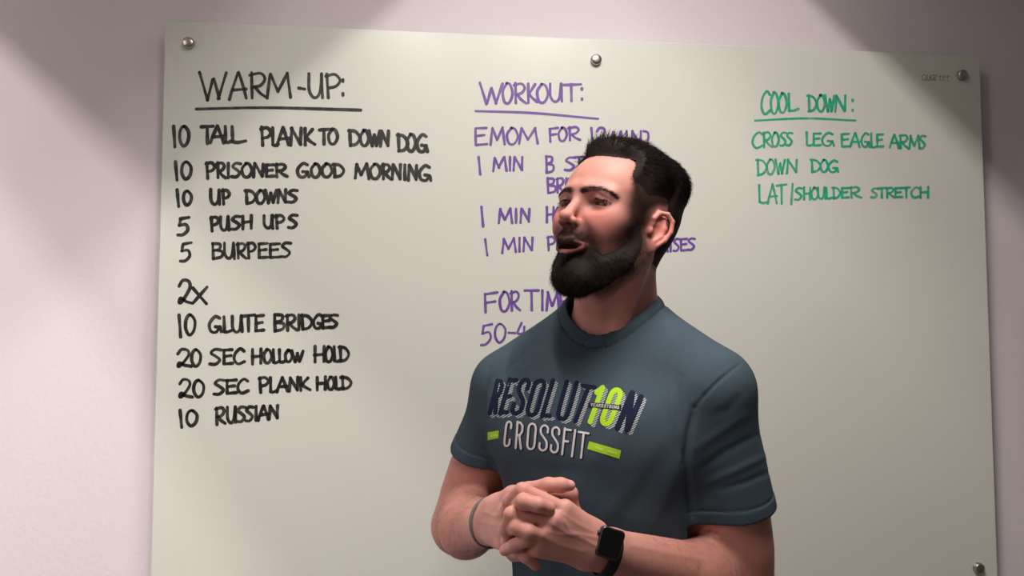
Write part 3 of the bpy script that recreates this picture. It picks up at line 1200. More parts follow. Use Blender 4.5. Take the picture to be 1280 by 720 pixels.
def noise3(P, f, seed):
    r = np.random.default_rng(seed)
    o = np.zeros(len(P))
    for i in range(6):
        k = r.normal(size=3) * f
        o += np.sin(P @ k + r.uniform(0, 6.28))
    return o / 6


def soften(x, F, n):
    e = np.vstack([F[:, [0, 1]], F[:, [1, 2]], F[:, [2, 3]], F[:, [3, 0]]])
    e = np.vstack([e, e[:, ::-1]])
    dg = np.maximum(np.bincount(e[:, 0], minlength=len(x)), 1)
    for i in range(n):
        x = .4 * x + .6 * np.bincount(e[:, 0], x[e[:, 1]], len(x)) / dg
    return x


m_hair = mat('dark_brown_hair', srgb(33, 25, 23), rough=0.7, spec=0.12, noise=0.3, scale=150)
m_beard = mat('dark_beard_hair', srgb(34, 25, 21), rough=0.7, spec=0.15, noise=0.3, scale=150)
near_head = np.linalg.norm(PV - HD.pt((0, .01, .01)), axis=1) < .17

# --- scalp hair: thick swept top over short faded sides
dh = np.full(len(PV), -30.0)
dh[near_head], _ = hair_mask(PV[near_head])
QH = HD.inv(PV)
used, hf = submesh(PV, PF, dh > -1.5)
q, d0, n0 = QH[used], dh[used], PN[used]
ql = q / np.array([1, 1, 1])
topness = ss(q[:, 2], .045, .098)
back = ss(-q[:, 1], .02, .08)
thick = .0025 + .0145 * topness + .0125 * back * ss(q[:, 2], -.02, .05)
thick += .005 * topness * back
thick += .006 * ss(q[:, 1], .02, .07) * topness                      # front lifted
edge = ss(d0, -1.5, 5) * topness + ss(d0, 4, 34) * (1 - topness)
edge = np.where(q[:, 1] < -.04, np.maximum(edge, ss(d0, -1, 12)), edge)
comb = np.stack([-.35 - .0 * q[:, 0], -np.ones(len(q)), .10 * np.ones(len(q))], 1) * topness[:, None] + np.stack([np.zeros(len(q)), -.55 * np.ones(len(q)), -np.ones(len(q))], 1) * (1 - topness)[:, None]
cw = tang(comb @ HD.M.T, n0)
cross = np.cross(n0, cw)
ph = (PV[used] * cross).sum(1)
streak = noise3(np.stack([ph * 1, (PV[used] * cw).sum(1) * .12, 0 * ph], 1), 700, 3)
HV = PV[used] + n0 * (soften(thick * edge, hf, 14) + streak * .0013 * topness * edge - .0010)[:, None]
HN = normals(HV, hf)
P, idx, r = pick(HV, hf, .30 * ss(d0, -1.5, 12) + edge * (.35 + topness), 17000, 5)
nn = HN[hf[idx, 0]]
tp = topness[hf[idx, 0]]
ed = edge[hf[idx, 0]]
cdir = tang(cw[hf[idx, 0]] + r.normal(size=P.shape) * .22, nn)
Lh = (.004 + .020 * tp * r.uniform(.5, 1.2, len(P)) + .002) * (.4 + .6 * ed)
lift = (.16 + .22 * r.random(len(P)))[:, None]
TV, TF = tubes(P - nn * .0015, cdir + nn * lift, -nn * lift * .8 + r.normal(size=P.shape) * .06, Lh, np.full(len(P), .00025) + .00012 * tp)
# short hairs standing along the hairline and over the faded sides, rooted in the skin
_q = QH
_top = ss(_q[:, 2], .045, .098)
wl = ss(dh, -3.0, 1.0) * (1 - ss(dh, 8 + 0 * dh, 14 + 26 * (1 - _top))) * (dh > -3)
P, idx, r = pick(PV, PF, wl, 9000, 21)
vi = PF[idx, 0]
nn = PN[vi]
tp = _top[vi]
fr_ = ss(_q[vi, 1], .01, .05) * tp
cb = np.stack([-.25 * tp, -.9 + 0 * tp, -.7 * (1 - tp) + .25 * tp], 1) @ HD.M.T
cdir = tang(cb + r.normal(size=P.shape) * .25, nn) + nn * (.22 + .75 * fr_)[:, None]
TV2, TF2 = tubes(P - nn * .0006, cdir, tang(cb, nn) * (.5 * fr_)[:, None] - nn * .12, (.0042 + .011 * tp) * r.uniform(.6, 1.2, len(P)), .00020 + .00010 * tp)
TF = np.vstack([TF, TF2 + len(TV)])
TV = np.vstack([TV, TV2])
hair = put('hair', np.vstack([HV, TV]), np.vstack([hf, TF + len(HV)]), m_hair)
hair['label'] = 'short dark hair, swept back on top and faded at the sides'

# --- beard
db = np.full(len(PV), -30.0)
db[near_head], _ = beard_mask(PV[near_head])
used, bf = submesh(PV, PF, db > -1.0)
q, d0, n0 = QH[used], db[used], PN[used]
chin = ss(-q[:, 2], .062, .088) * ss(q[:, 1], .015, .055)
jaw = ss(-q[:, 2], .030, .070)
must = ss(q[:, 2], -.062, -.054) * ss(q[:, 1], .065, .080)
thick = .0022 + .0024 * jaw + .0042 * chin
edge = ss(d0, 0, 10) * (1 - .8 * must) * (.45 + .55 * ss(-q[:, 2], -.005, .045))
BD = n0 * (1 - .35 * chin)[:, None] + HD.vec((0, .0, -1.1))[None, :] * chin[:, None]
_, SX, SY = head_local(PV[used])
patch = np.exp(-(((SX - 731) / 12) ** 2 + ((SY - 327) / 10) ** 2))
edge = edge * (1 - .8 * patch)
BV = PV[used] + BD * (soften(thick * edge, bf, 8) + .0012 * noise3(PV[used], 500, 8) * jaw * edge - .0006)[:, None]
BN = normals(BV, bf)
P, idx, r = pick(BV, bf, ((.45 + 1.2 * must) * ss(d0, -1, 4) + edge) * (.6 + .6 * jaw) * (1 - .75 * patch), 16000, 9)
vi = bf[idx, 0]
nn = BN[vi]
down = np.stack([q[vi, 0] * 3, .25 + 0 * vi, -1.0 + 0 * vi], 1) @ HD.M.T
cdir = tang(down, nn) + nn * .30 + r.normal(size=P.shape) * .28
Lb = (.0035 + .0028 * jaw[vi] + .0028 * chin[vi]) * r.uniform(.5, 1.25, len(P)) * (.5 + .5 * edge[vi])
TV, TF = tubes(P - nn * .0012, cdir, r.normal(size=P.shape) * .15, Lb, np.full(len(P), .00020))
def more_beard(weight, count, seed, length, fall, lift_):
    global TV, TF
    P, idx, r = pick(PV, PF, weight, count, seed)
    vi = PF[idx, 0]
    nn = PN[vi]
    dn = np.stack([QH[vi, 0] * fall, .10 + 0 * vi, -1.0 + 0 * vi], 1) @ HD.M.T
    cdir = tang(dn + r.normal(size=P.shape) * .25, nn) + nn * lift_
    a, b = tubes(P - nn * .0005, cdir, -nn * .1, length * r.uniform(.6, 1.25, len(P)), np.full(len(P), .00020))
    TF = np.vstack([TF, b + len(TV)])
    TV = np.vstack([TV, a])


_mu = ss(QH[:, 2], -.058, -.052) * ss(QH[:, 1], .065, .078)
more_beard(ss(db, -1.5, 2) * _mu, 2200, 31, .0055, 26, .16)
more_beard(ss(db, -7, 6) * (1 - ss(db, 8, 16)) * (1 - _mu), 9500, 32, .0040, 3, .28)
beard = put('beard', np.vstack([BV, TV]), np.vstack([bf, TF + len(BV)]), m_beard)
beard['label'] = 'full dark beard and moustache'

# --- eyebrows
_, MX, MY = head_local(PV[near_head])
ebd = np.full(len(PV), 99.0)
ebt = np.zeros(len(PV))
ebd[near_head], ebt[near_head] = pixel_lines(MX, MY, [(728, 238), (738, 235.5), (750, 236), (761, 240), (771, 248)])
ebd = np.where(np.linalg.norm(PV - HD.pt((0, .075, .03)), axis=1) < .075, ebd, 99)
wgt = np.clip(1 - ebd / (5.6 - 2.8 * ebt), 0, 1)
sel = wgt > 0
usedE, ef = submesh(PV, PF, sel)
for s in (-1, 1):
    sd = np.sign(QH[usedE, 0]) == s
    P, idx, r = pick(PV[usedE], ef, wgt[usedE] * sd, 800, 12 + s)
    vi = usedE[ef[idx, 0]]
    nn = PN[vi]
    out = np.tile(HD.vec((s * 1.0, -.15, .12)), (len(P), 1))
    cdir = tang(out + r.normal(size=P.shape) * .22, nn) + nn * .18
    TV, TF = tubes(P - nn * .0003, cdir, -nn * .15, .0060 * r.uniform(.6, 1.2, len(P)), np.full(len(P), .00019))
    put('eyebrow', TV, TF, m_hair)

# --- lashes along the upper lids
lsd = np.full(len(PV), 99.0)
lsd[near_head], _ = pixel_lines(MX, MY, [(737, 252), (745, 248.5), (756, 249.5), (765, 254)])
lsd = np.where(np.linalg.norm(PV - HD.pt((0, .075, .02)), axis=1) < .065, lsd, 99)
lw_ = np.clip(1 - lsd / 1.4, 0, 1)
usedL, lfc = submesh(PV, PF, lw_ > 0)
for s in (-1, 1):
    P, idx, r = pick(PV[usedL], lfc, lw_[usedL] * (np.sign(QH[usedL, 0]) == s), 150, 40 + s)
    nn = PN[usedL[lfc[idx, 0]]]
    cdir = np.tile(HD.vec((s * .45, .55, -.45)), (len(P), 1)) + r.normal(size=P.shape) * .15 + nn * .3
    TV, TF = tubes(P, cdir, np.tile(HD.vec((s * .2, .3, .2)), (len(P), 1)), .0034 * r.uniform(.6, 1.1, len(P)), np.full(len(P), .00022))
    put('eyelashes', TV, TF, m_hair)

# --- fine hair on the forearms
fw_ = np.zeros(len(PV))
for EL, WR in ((R_EL, R_WR), (L_EL, L_WR)):
    t_ = ((PV - EL) @ (WR - EL)) / ((WR - EL) @ (WR - EL))
    rd_ = np.linalg.norm(PV - EL - np.clip(t_, 0, 1)[:, None] * (WR - EL), axis=1)
    fw_ = np.maximum(fw_, (rd_ < .075) * ss(t_, -.15, .1) * ss(-t_, -.95, -.75))
P, idx, r = pick(PV, PF, fw_, 3000, 50)
nn = PN[PF[idx, 0]]
cdir = tang(np.tile(np.array([-.2, -.9, -.2]), (len(P), 1)) + r.normal(size=P.shape) * .35, nn) + nn * .35
TV, TF = tubes(P, cdir, -nn * .25 + r.normal(size=P.shape) * .15, .012 * r.uniform(.5, 1.2, len(P)), np.full(len(P), .00006), npt=4)
put('arm_hair', TV, TF, m_hair)

# --- eyes
m_sclera = mat('shaded_eye_white', srgb(84, 70, 64), rough=0.4)  # darkened well below white: shade of the narrowed eye put into the colour
m_iris = mat('brown_iris', srgb(52, 36, 26), rough=0.1)
m_pupil = mat('pupil', srgb(8, 7, 7), rough=0.08)
for s in (-1, 1):
    ec = np.array([s * .032, .0658, .0122])
    gaze = nrm([-.30, 1, -.10])
    e1 = nrm(np.cross(gaze, [0, 0, 1]))
    e2 = np.cross(e1, gaze)
    V, F, M = [], [], []
    rings = [0.02, .10, .21, .23, .54, .58, .6, .8, 1.0, 1.25, 1.5, 1.8, 2.2, 2.6, 3.1]
    for a in rings:  # iris wide enough to fill a narrowed eye
        for k in range(24):
            b = 2 * math.pi * k / 24
            V.append(ec + .0134 * (gaze * math.cos(a) + (e1 * math.cos(b) + e2 * math.sin(b)) * math.sin(a)))
    F.append(tuple(range(24)))
    M.append(2)
    for j in range(len(rings) - 1):
        for k in range(24):
            k2 = (k + 1) % 24
            F.append((j * 24 + k, (j + 1) * 24 + k, (j + 1) * 24 + k2, j * 24 + k2))
            M.append(2 if j < 2 else (1 if j < 4 else 0))
    V = HD.t + np.array(V) @ HD.M.T
    o = put('eye', V, F, m_sclera)
    o.data.materials.append(m_iris)
    o.data.materials.append(m_pupil)
    o.data.polygons.foreach_set('material_index', np.array(M, np.int32))

# ------------------------------------------------------------------ skin colour, region by region
def c3(*c):
    return np.array(srgb(*c)[:3])


n = len(PV)
col = np.tile(c3(200, 142, 132), (n, 1))


def blend(w, c):
    global col
    w = np.clip(w, 0, 1)[:, None]
    col = col * (1 - w) + np.array(c)[None, :] * w


q = QH
headw = near_head & (q[:, 2] > -.11)
qa = np.abs(q[:, 0])
blend(headw * ss(q[:, 1], .0, .05) * .7, c3(190, 130, 119))
cheek = np.exp(-(((qa - .042) / .022) ** 2 + ((q[:, 2] + .016) / .020) ** 2)) * (q[:, 1] > .02) * near_head
blend(cheek * .75, c3(172, 92, 86))
nosew = np.exp(-((q[:, 0] / .018) ** 2 + ((q[:, 2] + .018) / .014) ** 2)) * (q[:, 1] > .085) * near_head
blend(nosew * .45, c3(200, 118, 104))
earw = np.exp(-((np.linalg.norm(PV - EAR.t, axis=1) / .030) ** 4)) * (qa > .068)
blend(earw * .7, c3(206, 120, 108))
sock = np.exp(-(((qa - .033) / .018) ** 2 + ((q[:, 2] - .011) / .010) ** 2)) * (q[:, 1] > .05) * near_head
blend(sock * .7, c3(128, 76, 66))  # shade of the deep sockets painted into the skin
lipd = np.full(n, -30.0)
_, MX, MY = head_local(PV[near_head])
lipd[near_head] = sdist(MX, MY, [(660, 300), (706, 300.5), (722, 301), (737, 305), (728, 312), (712, 315.5), (660, 316)])
blend(ss(lipd, -1, 1.5) * (q[:, 1] > .06) * .85, c3(98, 54, 51))  # lip tone, with the shadow on the mouth mixed into it
mouth_in = np.exp(-((q[:, 0] / .020) ** 4 + ((q[:, 1] - .088) / .010) ** 4 + ((q[:, 2] + .0595) / .0052) ** 4)) * near_head
blend(mouth_in, c3(60, 26, 26))
nostril = np.exp(-(((qa - .0070) / .0030) ** 4 + ((q[:, 1] - .1035) / .0055) ** 4 + ((q[:, 2] + .0300) / .0035) ** 4)) * near_head
blend(nostril * .8, c3(78, 38, 34))
neckw = near_head & (q[:, 2] < -.06)
armd = np.minimum(np.linalg.norm(PV - R_EL, axis=1), np.linalg.norm(PV - L_EL, axis=1))
blend((armd < .4) * ss(-armd, -.34, -.15) * .6, c3(166, 107, 94))
# shaved and stubbled skin, hair roots; beard margin widened to paint in cheek shade
stub = ss(dh, -6, 6) * near_head
blend(stub * .96, c3(42, 32, 28))
_s = np.zeros(n)
_s[near_head] = np.exp(-(((MX - 731) / 12) ** 2 + ((MY - 327) / 10) ** 2))
blend(ss(db, -20, 4) * .92 * near_head * (1 - ss(lipd, -1, 1.5)) * (1 - .55 * _s), c3(50, 35, 30))
blend(np.clip(1.1 * wgt, 0, 1) * .6, c3(60, 42, 36))
lash = np.exp(-(((qa - .032) / .0135) ** 4 + ((q[:, 2] - .0140) / .0036) ** 2)) * (q[:, 1] > .06) * near_head
blend(lash * .8, c3(58, 38, 34))
# pinker finger ends and knuckles, pale nails
for p in ((687, 634, 1.258), (675, 668, 1.254), (669, 706, 1.285), (631, 688, 1.288), (712, 607, 1.298), (653, 613, 1.283), (640, 643, 1.272), (655, 627, 1.262), (647, 659, 1.262), (668, 687, 1.275)):
    blend(np.exp(-(np.linalg.norm(PV - at(*p), axis=1) / .012) ** 2) * .55, c3(208, 134, 122))
blend(np.exp(-(np.linalg.norm(PV - at(716, 603.5, 1.292), axis=1) / .0050) ** 4) * .4, c3(222, 180, 168))
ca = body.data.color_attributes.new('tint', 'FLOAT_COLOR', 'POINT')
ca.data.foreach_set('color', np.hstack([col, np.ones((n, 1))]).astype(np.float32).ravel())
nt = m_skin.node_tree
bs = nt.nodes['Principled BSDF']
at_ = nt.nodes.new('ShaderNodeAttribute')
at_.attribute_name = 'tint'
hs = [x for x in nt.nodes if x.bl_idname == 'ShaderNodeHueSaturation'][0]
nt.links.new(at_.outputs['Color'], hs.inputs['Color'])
lum = nt.nodes.new('ShaderNodeMapRange')
lum.inputs['From Min'].default_value = 0.03
lum.inputs['From Max'].default_value = 0.20
lum.inputs['To Min'].default_value = 0.03
lum.inputs['To Max'].default_value = 0.28
rgbw = nt.nodes.new('ShaderNodeRGBToBW')
nt.links.new(at_.outputs['Color'], rgbw.inputs[0])
nt.links.new(rgbw.outputs[0], lum.inputs['Value'])
nt.links.new(lum.outputs[0], bs.inputs['Specular IOR Level'])
bs.inputs['Subsurface Weight'].default_value = 0.12
bs.inputs['Subsurface Radius'].default_value = (0.010, 0.004, 0.002)
bs.inputs['Subsurface Scale'].default_value = 1.0
# ------------------------------------------------------------------ print on the chest of the shirt
SBV = BVHTree.FromPolygons([Vector(v) for v in SV.tolist()], SF.tolist())
SNRM = normals(SV, SF)


def drape(px_, py_, lift):
    d = Vector(((px_ - 640) / FOC, (360 - py_) / FOC, 1.0)).normalized()
    hit, nn, fi, dist = SBV.ray_cast(Vector((0, 0, 0)), d)
    if hit is None:
        return None
    if nn.dot(d) > 0:
        nn = -nn
    return hit - d * lift


class Decal:
    def __init__(s):
        s.V, s.F, s.UV = [], [], []

    def add(s, V2, F2, lift):
        k = len(s.V)
        P = [drape(p[0], p[1], lift) for p in V2]
        for p, q in zip(P, V2):
            s.V.append((0, 0, 0) if p is None else tuple(p))
            s.UV.append((q[0], q[1]))
        for f_ in F2:
            if all(P[i] is not None for i in f_):
                s.F.append(tuple(i + k for i in f_))

    def stroke(s, pts, w, lift, step=1.5):
        V2, F2 = ribbon(spline(pts, step), w)
        s.add(V2, F2, lift)

    def quad(s, c, lift, n=24, m=6):
        V2, F2 = [], []
        for i in range(n + 1):
            for j in range(m + 1):
                u, v = i / n, j / m
                V2.append(np.array(c[0]) * (1 - u) * (1 - v) + np.array(c[1]) * u * (1 - v) + np.array(c[2]) * u * v + np.array(c[3]) * (1 - u) * v)
        for i in range(n):
            for j in range(m):
                F2.append((i * (m + 1) + j, (i + 1) * (m + 1) + j, (i + 1) * (m + 1) + j + 1, i * (m + 1) + j + 1))
        s.add(V2, F2, lift)

    def build(s, name, m, label=None):
        o = put(name, np.array(s.V), np.array(s.F), m, shirt)
        uv = o.data.uv_layers.new(name='design')
        li = np.zeros(len(o.data.loops), np.int32)
        o.data.loops.foreach_get('vertex_index', li)
        uv.data.foreach_set('uv', np.array(s.UV, np.float32)[li].ravel())
        if label:
            o['label'] = label
        return o


BLOCK = {   # condensed block capitals
 'R': [[(.12, 0), (.12, 1)], [(.12, .97), (.55, .97), (.9, .85), (.9, .65), (.6, .5), (.12, .5)], [(.5, .5), (.9, 0)]],
 'E': [[(.12, 0), (.12, 1)], [(.12, .96), (.92, .96)], [(.12, .5), (.75, .5)], [(.12, .04), (.92, .04)]],
 'S': [[(.9, .72), (.88, .9), (.5, .98), (.12, .88), (.14, .68), (.5, .52), (.86, .36), (.88, .12), (.5, .02), (.1, .10), (.08, .28)]],
 'O': [[(.5, .98), (.14, .88), (.10, .5), (.14, .12), (.5, .02), (.86, .12), (.90, .5), (.86, .88), (.5, .98)]],
 'L': [[(.12, 1), (.12, 0)], [(.12, .04), (.92, .04)]],
 'U': [[(.1, 1), (.1, .3), (.2, .07), (.5, .01), (.8, .07), (.9, .3), (.9, 1)]],
 'T': [[(0, .96), (1, .96)], [(.5, .96), (.5, 0)]],
 '1': [[(.15, .82), (.55, .98)], [(.55, .98), (.55, 0)]],
 '0': [[(.5, .98), (.16, .88), (.12, .5), (.16, .12), (.5, .02), (.84, .12), (.88, .5), (.84, .88), (.5, .98)]],
 'N': [[(.12, 0), (.12, 1)], [(.12, 1), (.88, 0)], [(.88, 0), (.88, 1)]],
 'C': [[(.9, .72), (.86, .9), (.5, .98), (.14, .88), (.10, .5), (.14, .12), (.5, .02), (.86, .1), (.9, .28)]],
 'F': [[(.12, 0), (.12, 1)], [(.12, .96), (.92, .96)], [(.12, .52), (.75, .52)]],
 'I': [[(.5, 0), (.5, 1)]],
 'Y': [[(0, 1), (.5, .5)], [(1, 1), (.5, .5)], [(.5, .5), (.5, 0)]],
 'A': [[(0, 0), (.5, 1)], [(.5, 1), (1, 0)], [(.2, .35), (.8, .35)]],
 'G': [[(.9, .75), (.5, 1), (.1, .6), (.2, .1), (.6, 0), (.9, .25)], [(.9, .25), (.9, .5), (.5, .5)]],
}


def block(dc, ch, q, w, lift, off=(0, 0), inset=True):
    """q: top left, top right, bottom right, bottom left in picture pixels"""
    tl, tr, br, bl = [np.array(p, float) for p in q]
    e = w / 2
    for st in BLOCK[ch]:
        pts = []
        for (u, v) in st:
            p = (bl * (1 - u) + br * u) * (1 - v) + (tl * (1 - u) + tr * u) * v
            pts.append((p[0] + off[0], p[1] + off[1]))
        if len(pts) > 3 and ch in 'SOC0UG':
            dc.stroke(pts, w, lift)
        else:
            for a, b in zip(pts, pts[1:]):
                dc.stroke([a, b], w, lift)


ROW = [('R', (621, 476), (630, 475), (620, 516), (611, 517)),
       ('E', (636, 474), (647, 473.5), (634, 517), (624, 517)),
       ('S', (651, 473.5), (664, 474), (651, 518), (638, 517.5)),
       ('O', (668.5, 474.5), (684, 475.5), (671, 520), (656, 519)),
       ('L', (690, 475.5), (701, 476), (687.5, 521.5), (676, 520.5)),
       ('U', (707, 477), (722.5, 478.5), (709.5, 524.5), (694, 523)),
       ('T', (729, 480.5), (744, 482.5), (726, 528), (712, 526))]
TEN = [('1', (747, 482.5), (759, 484), (743, 528), (731, 526.5)),
       ('0', (765, 485), (779.5, 488), (763, 532), (749, 529))]
LAST = ('N', (788.5, 490.5), (803, 497), (786, 538), (770, 534))
m_hatch = mat('white_hatch_ink', srgb(196, 200, 202), rough=0.9, spec=0.1)
nt = m_hatch.node_tree
uvn = nt.nodes.new('ShaderNodeUVMap')
uvn.uv_map = 'design'
sx = nt.nodes.new('ShaderNodeSeparateXYZ')
nt.links.new(uvn.outputs[0], sx.inputs[0])
ad = nt.nodes.new('ShaderNodeMath')
ad.operation = 'MULTIPLY_ADD'
ad.inputs[1].default_value = 0.55
nt.links.new(sx.outputs[0], ad.inputs[0])
nt.links.new(sx.outputs[1], ad.inputs[2])
md = nt.nodes.new('ShaderNodeMath')
md.operation = 'MULTIPLY'
md.inputs[1].default_value = 0.38
nt.links.new(ad.outputs[0], md.inputs[0])
fr = nt.nodes.new('ShaderNodeMath')
fr.operation = 'FRACT'
nt.links.new(md.outputs[0], fr.inputs[0])
gt = nt.nodes.new('ShaderNodeMath')
gt.operation = 'GREATER_THAN'
gt.inputs[1].default_value = 0.55
nt.links.new(fr.outputs[0], gt.inputs[0])
nt.links.new(gt.outputs[0], nt.nodes['Principled BSDF'].inputs['Alpha'])
m_navy = mat('navy_ink', srgb(24, 32, 54), rough=0.85, spec=0.15, noise=0.1, scale=200)
m_lime = mat('lime_ink', srgb(170, 214, 42), rough=0.8, spec=0.15)
m_white = mat('white_ink', srgb(214, 208, 212), rough=0.85, spec=0.15, noise=0.25, scale=120)
m_shade = mat('black_ink', srgb(34, 36, 46), rough=0.9, spec=0.1)

d1 = Decal()
for off in ((1.4, 1.4), (2.8, 2.7), (4.1, 3.9)):
    for ch, *q in ROW:
        block(d1, ch, q, 4.6, .0005 - off[0] * .00002, off)
    for ch, *q in TEN:
        block(d1, ch, q, 5.4, .0005 - off[0] * .00002, off)
    block(d1, LAST[0], LAST[1:], 5.5, .0005 - off[0] * .00002, off)
d1.build('print_hatching', m_hatch, 'white hatched drop shadow of the lettering')
d2 = Decal()
for ch, *q in ROW:
    block(d2, ch, q, 5.6, .0008)
block(d2, LAST[0], LAST[1:], 7.4, .0008)
d2.quad([(735.5, 502.5), (777, 506.5), (776, 513), (734.5, 508.5)], .0014)
d2.build('print_lettering', m_navy, 'navy block letters of the word RESOLUT10N')
d3 = Decal()
for ch, *q in TEN:
    block(d3, ch, q, 6.2, .0011)
for c in ([(609.5, 540.5), (623.5, 538), (623, 547.5), (609.5, 550.5)], [(736.5, 551.5), (776.5, 563), (774, 573.5), (734, 561)]):
    d3.quad(c, .0007)
d3.build('print_numeral', m_lime, 'lime numeral 10 and lime bars')
d4, d5 = Decal(), Decal()
CF_ROW = [('C', (632.5, 526.5), (640.5, 526.2), (637, 558.5), (629, 558.2)), ('R', (646, 527), (654.5, 527.5), (652, 561), (643.5, 560)),
          ('O', (660, 528.5), (671.5, 529.5), (668.5, 562.5), (657.5, 561.5)), ('S', (675.5, 530.5), (686.5, 531.5), (683.5, 564.5), (673, 563)),
          ('S', (690, 532.5), (700.5, 534), (697.5, 567), (687.5, 565.5)), ('F', (705, 535), (714.5, 536.5), (710, 569.5), (701.5, 568)),
          ('I', (716, 537), (722, 538), (717.5, 571), (712, 570)), ('T', (723.5, 538.5), (736, 540.5), (731.5, 573), (721, 571.5))]
for ch, *q in CF_ROW:
    block(d4, ch, q, 2.6, .0010)
    block(d5, ch, q, 3.0, .0007, (1.5, .9))
d6 = Decal()
for x0, y0, sl, nn_ in ((613, 545, -.18, 3), (744, 559, .29, 3), (759, 563.5, .29, 4)):
    pts = []
    for k in range(nn_ * 4):
        pts.append((x0 + k * .8, y0 + k * .8 * sl + (1.1 if k % 2 else -1.1)))
    d6.stroke(pts, .7, .0012, .6)
d6.build('bar_lettering', mat('pale_lime_ink', srgb(204, 226, 130), rough=0.85))
for wd_, wx in (('YEARS', 738.3), ('STRONG', 755.0)):
    for i, ch in enumerate(wd_):
        x = wx + i * 3.25
        y = 503.9 + (x - 738) * .098
        block(d4, ch, [(x + .5, y), (x + 2.9, y + .25), (x + 2.3, y + 4.0), (x - .1, y + 3.75)], .6, .0017)
d4.build('print_lettering', m_white, 'white narrow letters of the word CROSSFIT')
d5.build('print_shadow', m_shade, 'dark offset edge of the white letters')

# ------------------------------------------------------------------ watch and wrist band
m_black = mat('black_rubber', srgb(16, 16, 17), rough=0.55, spec=0.35)
m_case = mat('dark_watch_metal', srgb(70, 70, 73), rough=0.3, metal=0.8)
m_screen = mat('black_watch_glass', srgb(6, 6, 7), rough=0.06, spec=0.6)
m_grey = mat('grey_braided_band', srgb(98, 98, 96), rough=0.8, noise=0.2, scale=400)


def ring(c, ax, wdir, a, b, hw, th, n=64):
    """flat band round a limb: half axes a (along wdir) and b, half width hw, thickness th"""
    ax = nrm(ax)
    w_ = nrm(np.array(wdir) - ax * (np.array(wdir) @ ax))
    v_ = np.cross(ax, w_)
    sec = [(-hw, 0), (-hw * .9, th), (-hw * .5, th * 1.25), (hw * .5, th * 1.25), (hw * .9, th), (hw, 0), (hw * .9, -th * .4), (-hw * .9, -th * .4)]
    V, F = [], []
    m = len(sec)
    for i in range(n):
        t = 2 * math.pi * i / n
        e = w_ * math.cos(t) * a + v_ * math.sin(t) * b
        nn = nrm(w_ * math.cos(t) / a + v_ * math.sin(t) / b)
        for (s_, r_) in sec:
            V.append(c + e + ax * s_ + nn * r_)
    for i in range(n):
        for k in range(m):
            F.append((i * m + k, i * m + (k + 1) % m, ((i + 1) % n) * m + (k + 1) % m, ((i + 1) % n) * m + k))
    return np.array(V), F


def rbox(c, ex, ey, ez, hx, hy, hz, r, er=.0015, n=8):
    """rounded plate: half sizes hx, hy; thickness 2*hz along ez; corner radius r"""
    V, F = [], []
    layers = [(-hz, er), (-hz + er, 0), (hz - er * 2, 0), (hz - er, er * .35), (hz, er * 1.3)]
    out = []
    for qx, qy, a0 in ((1, 1, 0), (-1, 1, 90), (-1, -1, 180), (1, -1, 270)):
        for i in range(n + 1):
            t = math.radians(a0 + 90 * i / n)
            out.append((qx * (hx - r), qy * (hy - r), math.cos(t), math.sin(t)))
    m = len(out)
    for z, ins in layers:
        for (cx, cy, ux, uy) in out:
            V.append(c + ex * (cx + ux * (r - ins)) + ey * (cy + uy * (r - ins)) + ez * z)
    for j in range(len(layers) - 1):
        for k in range(m):
            k2 = (k + 1) % m
            F.append((j * m + k, j * m + k2, (j + 1) * m + k2, (j + 1) * m + k))
    F.append(tuple(range(m - 1, -1, -1)))
    F.append(tuple((len(layers) - 1) * m + k for k in range(m)))
    return np.array(V), F


fa = nrm(L_EL - L_WR)
wc = at(758, 691, 1.330)
face_n = nrm(np.array([.20, .16, -1.0]))
fl_ = nrm(fa - face_n * (fa @ face_n))
along = np.cross(face_n, fl_)
if along[1] < 0:
    along = -along
watch = empty('wristwatch', tuple(W(wc) - PORG))
watch.parent = person
watch['label'] = 'black square smartwatch on his left wrist'


def wput(name, VF, m, smooth=True):
    o = mesh_obj(name, W(VF[0]) - W(wc), VF[1], m, watch, smooth)
    return o


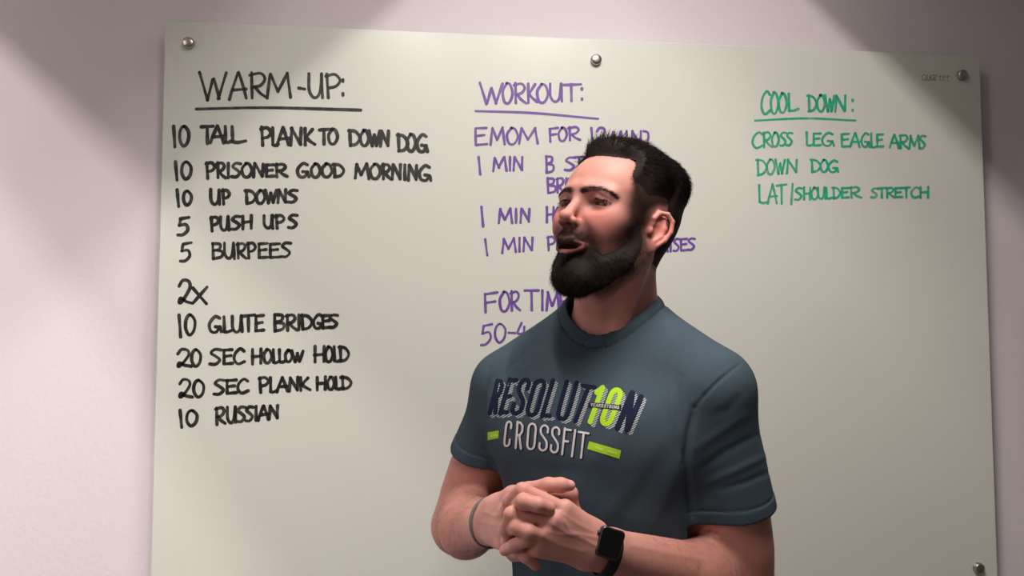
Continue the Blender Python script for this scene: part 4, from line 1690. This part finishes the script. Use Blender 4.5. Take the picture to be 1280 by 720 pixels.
wput('strap', ring(wc, nrm(fa * .5 + fl_ * .5), along, .0325, .0270, .0088, .0020), m_black)
cc = at(762, 679, 1.294)
wput('case', rbox(cc, fl_, along, face_n, .0175, .0205, .0055, .0065), m_case, False)
wput('screen', rbox(cc + face_n * .0056, fl_, along, face_n, .0160, .0190, .0010, .0058, .0006), m_screen, False)
crown = [(.0001, -.0022), (.0030, -.0020), (.0034, -.0010), (.0034, .0022), (.0001, .0024)]
cv, cfc = lathe_y(crown, 20)
cv = np.array(cv)
wput('crown', (cc - fl_ * .0185 + along * .009 + cv[:, :1] * along + cv[:, 2:3] * face_n - cv[:, 1:2] * fl_, cfc), m_case)

fb = nrm(R_EL - R_WR)
bc = at(613, 653, 1.445)
band = put('wristband', *ring(bc, nrm(fb + np.array([-.35, .1, 0])), np.array([0, 1.0, 0]), .0365, .0335, .0027, .0019), m_grey)
band['label'] = 'thin grey band on his right wrist'

# ------------------------------------------------------------------ trousers and shoes (below the frame)
lf_ = Field()
UPC = np.array([0, cp_, sp_])
HIP = TO.pt((0, 0, -.60))
FLOOR_H = float(W(HIP)[2])
lg = lf_.group(0)
lg.append(('u', ell((0, 0, -.60), (.168, .118, .115), TO), 0))
shoes = []
for s in (-1, 1):
    hip = TO.pt((s * .095, 0, -.64))
    kn = TO.pt((s * .115, .03, -.60)) - UPC * .44
    an = TO.pt((s * .130, -.02, -.60)) - UPC * (FLOOR_H - .10)
    lg.append(('u', cone(hip, kn, .092, .070), .05))
    lg.append(('u', cone(kn, an, .068, .056), .03))
    shoes.append((s, an))
tv, tf = lf_.polygonize((-.35, -1.65, 1.15), (.6, -.42, 1.95), .008)
m_trs = mat('black_gym_trousers', srgb(30, 31, 34), rough=0.85)
put('trousers', relax(tv, tf, 2), tf, m_trs)
m_shoe = mat('dark_trainers', srgb(44, 44, 48), rough=0.6)
for s, an in shoes:
    ff = Field()
    gg = ff.group(0)
    toe = nrm(TO.vec((s * .25, 1, 0)) * np.array([1, 0, 1]))
    toe = nrm(toe - UPC * (toe @ UPC))
    base = an - UPC * .10
    gg.append(('u', flatcone(base + UPC * .045 - toe * .04, base + UPC * .036 + toe * .15, (.038, .043), (.043, .034), np.cross(toe, UPC)), 0))
    gg.append(('u', cone(an + UPC * .02, base + UPC * .05 + toe * .03, .045, .036), .03))
    pl = base

    def solef(P, base=base):
        return (P - base) @ UPC
    gg.append(('s', solef, .004))
    lo_, hi_ = base - .26, base + .26
    sv, sf = ff.polygonize(lo_, hi_, .006)
    put('shoe', relax(sv, sf, 1), sf, m_shoe)
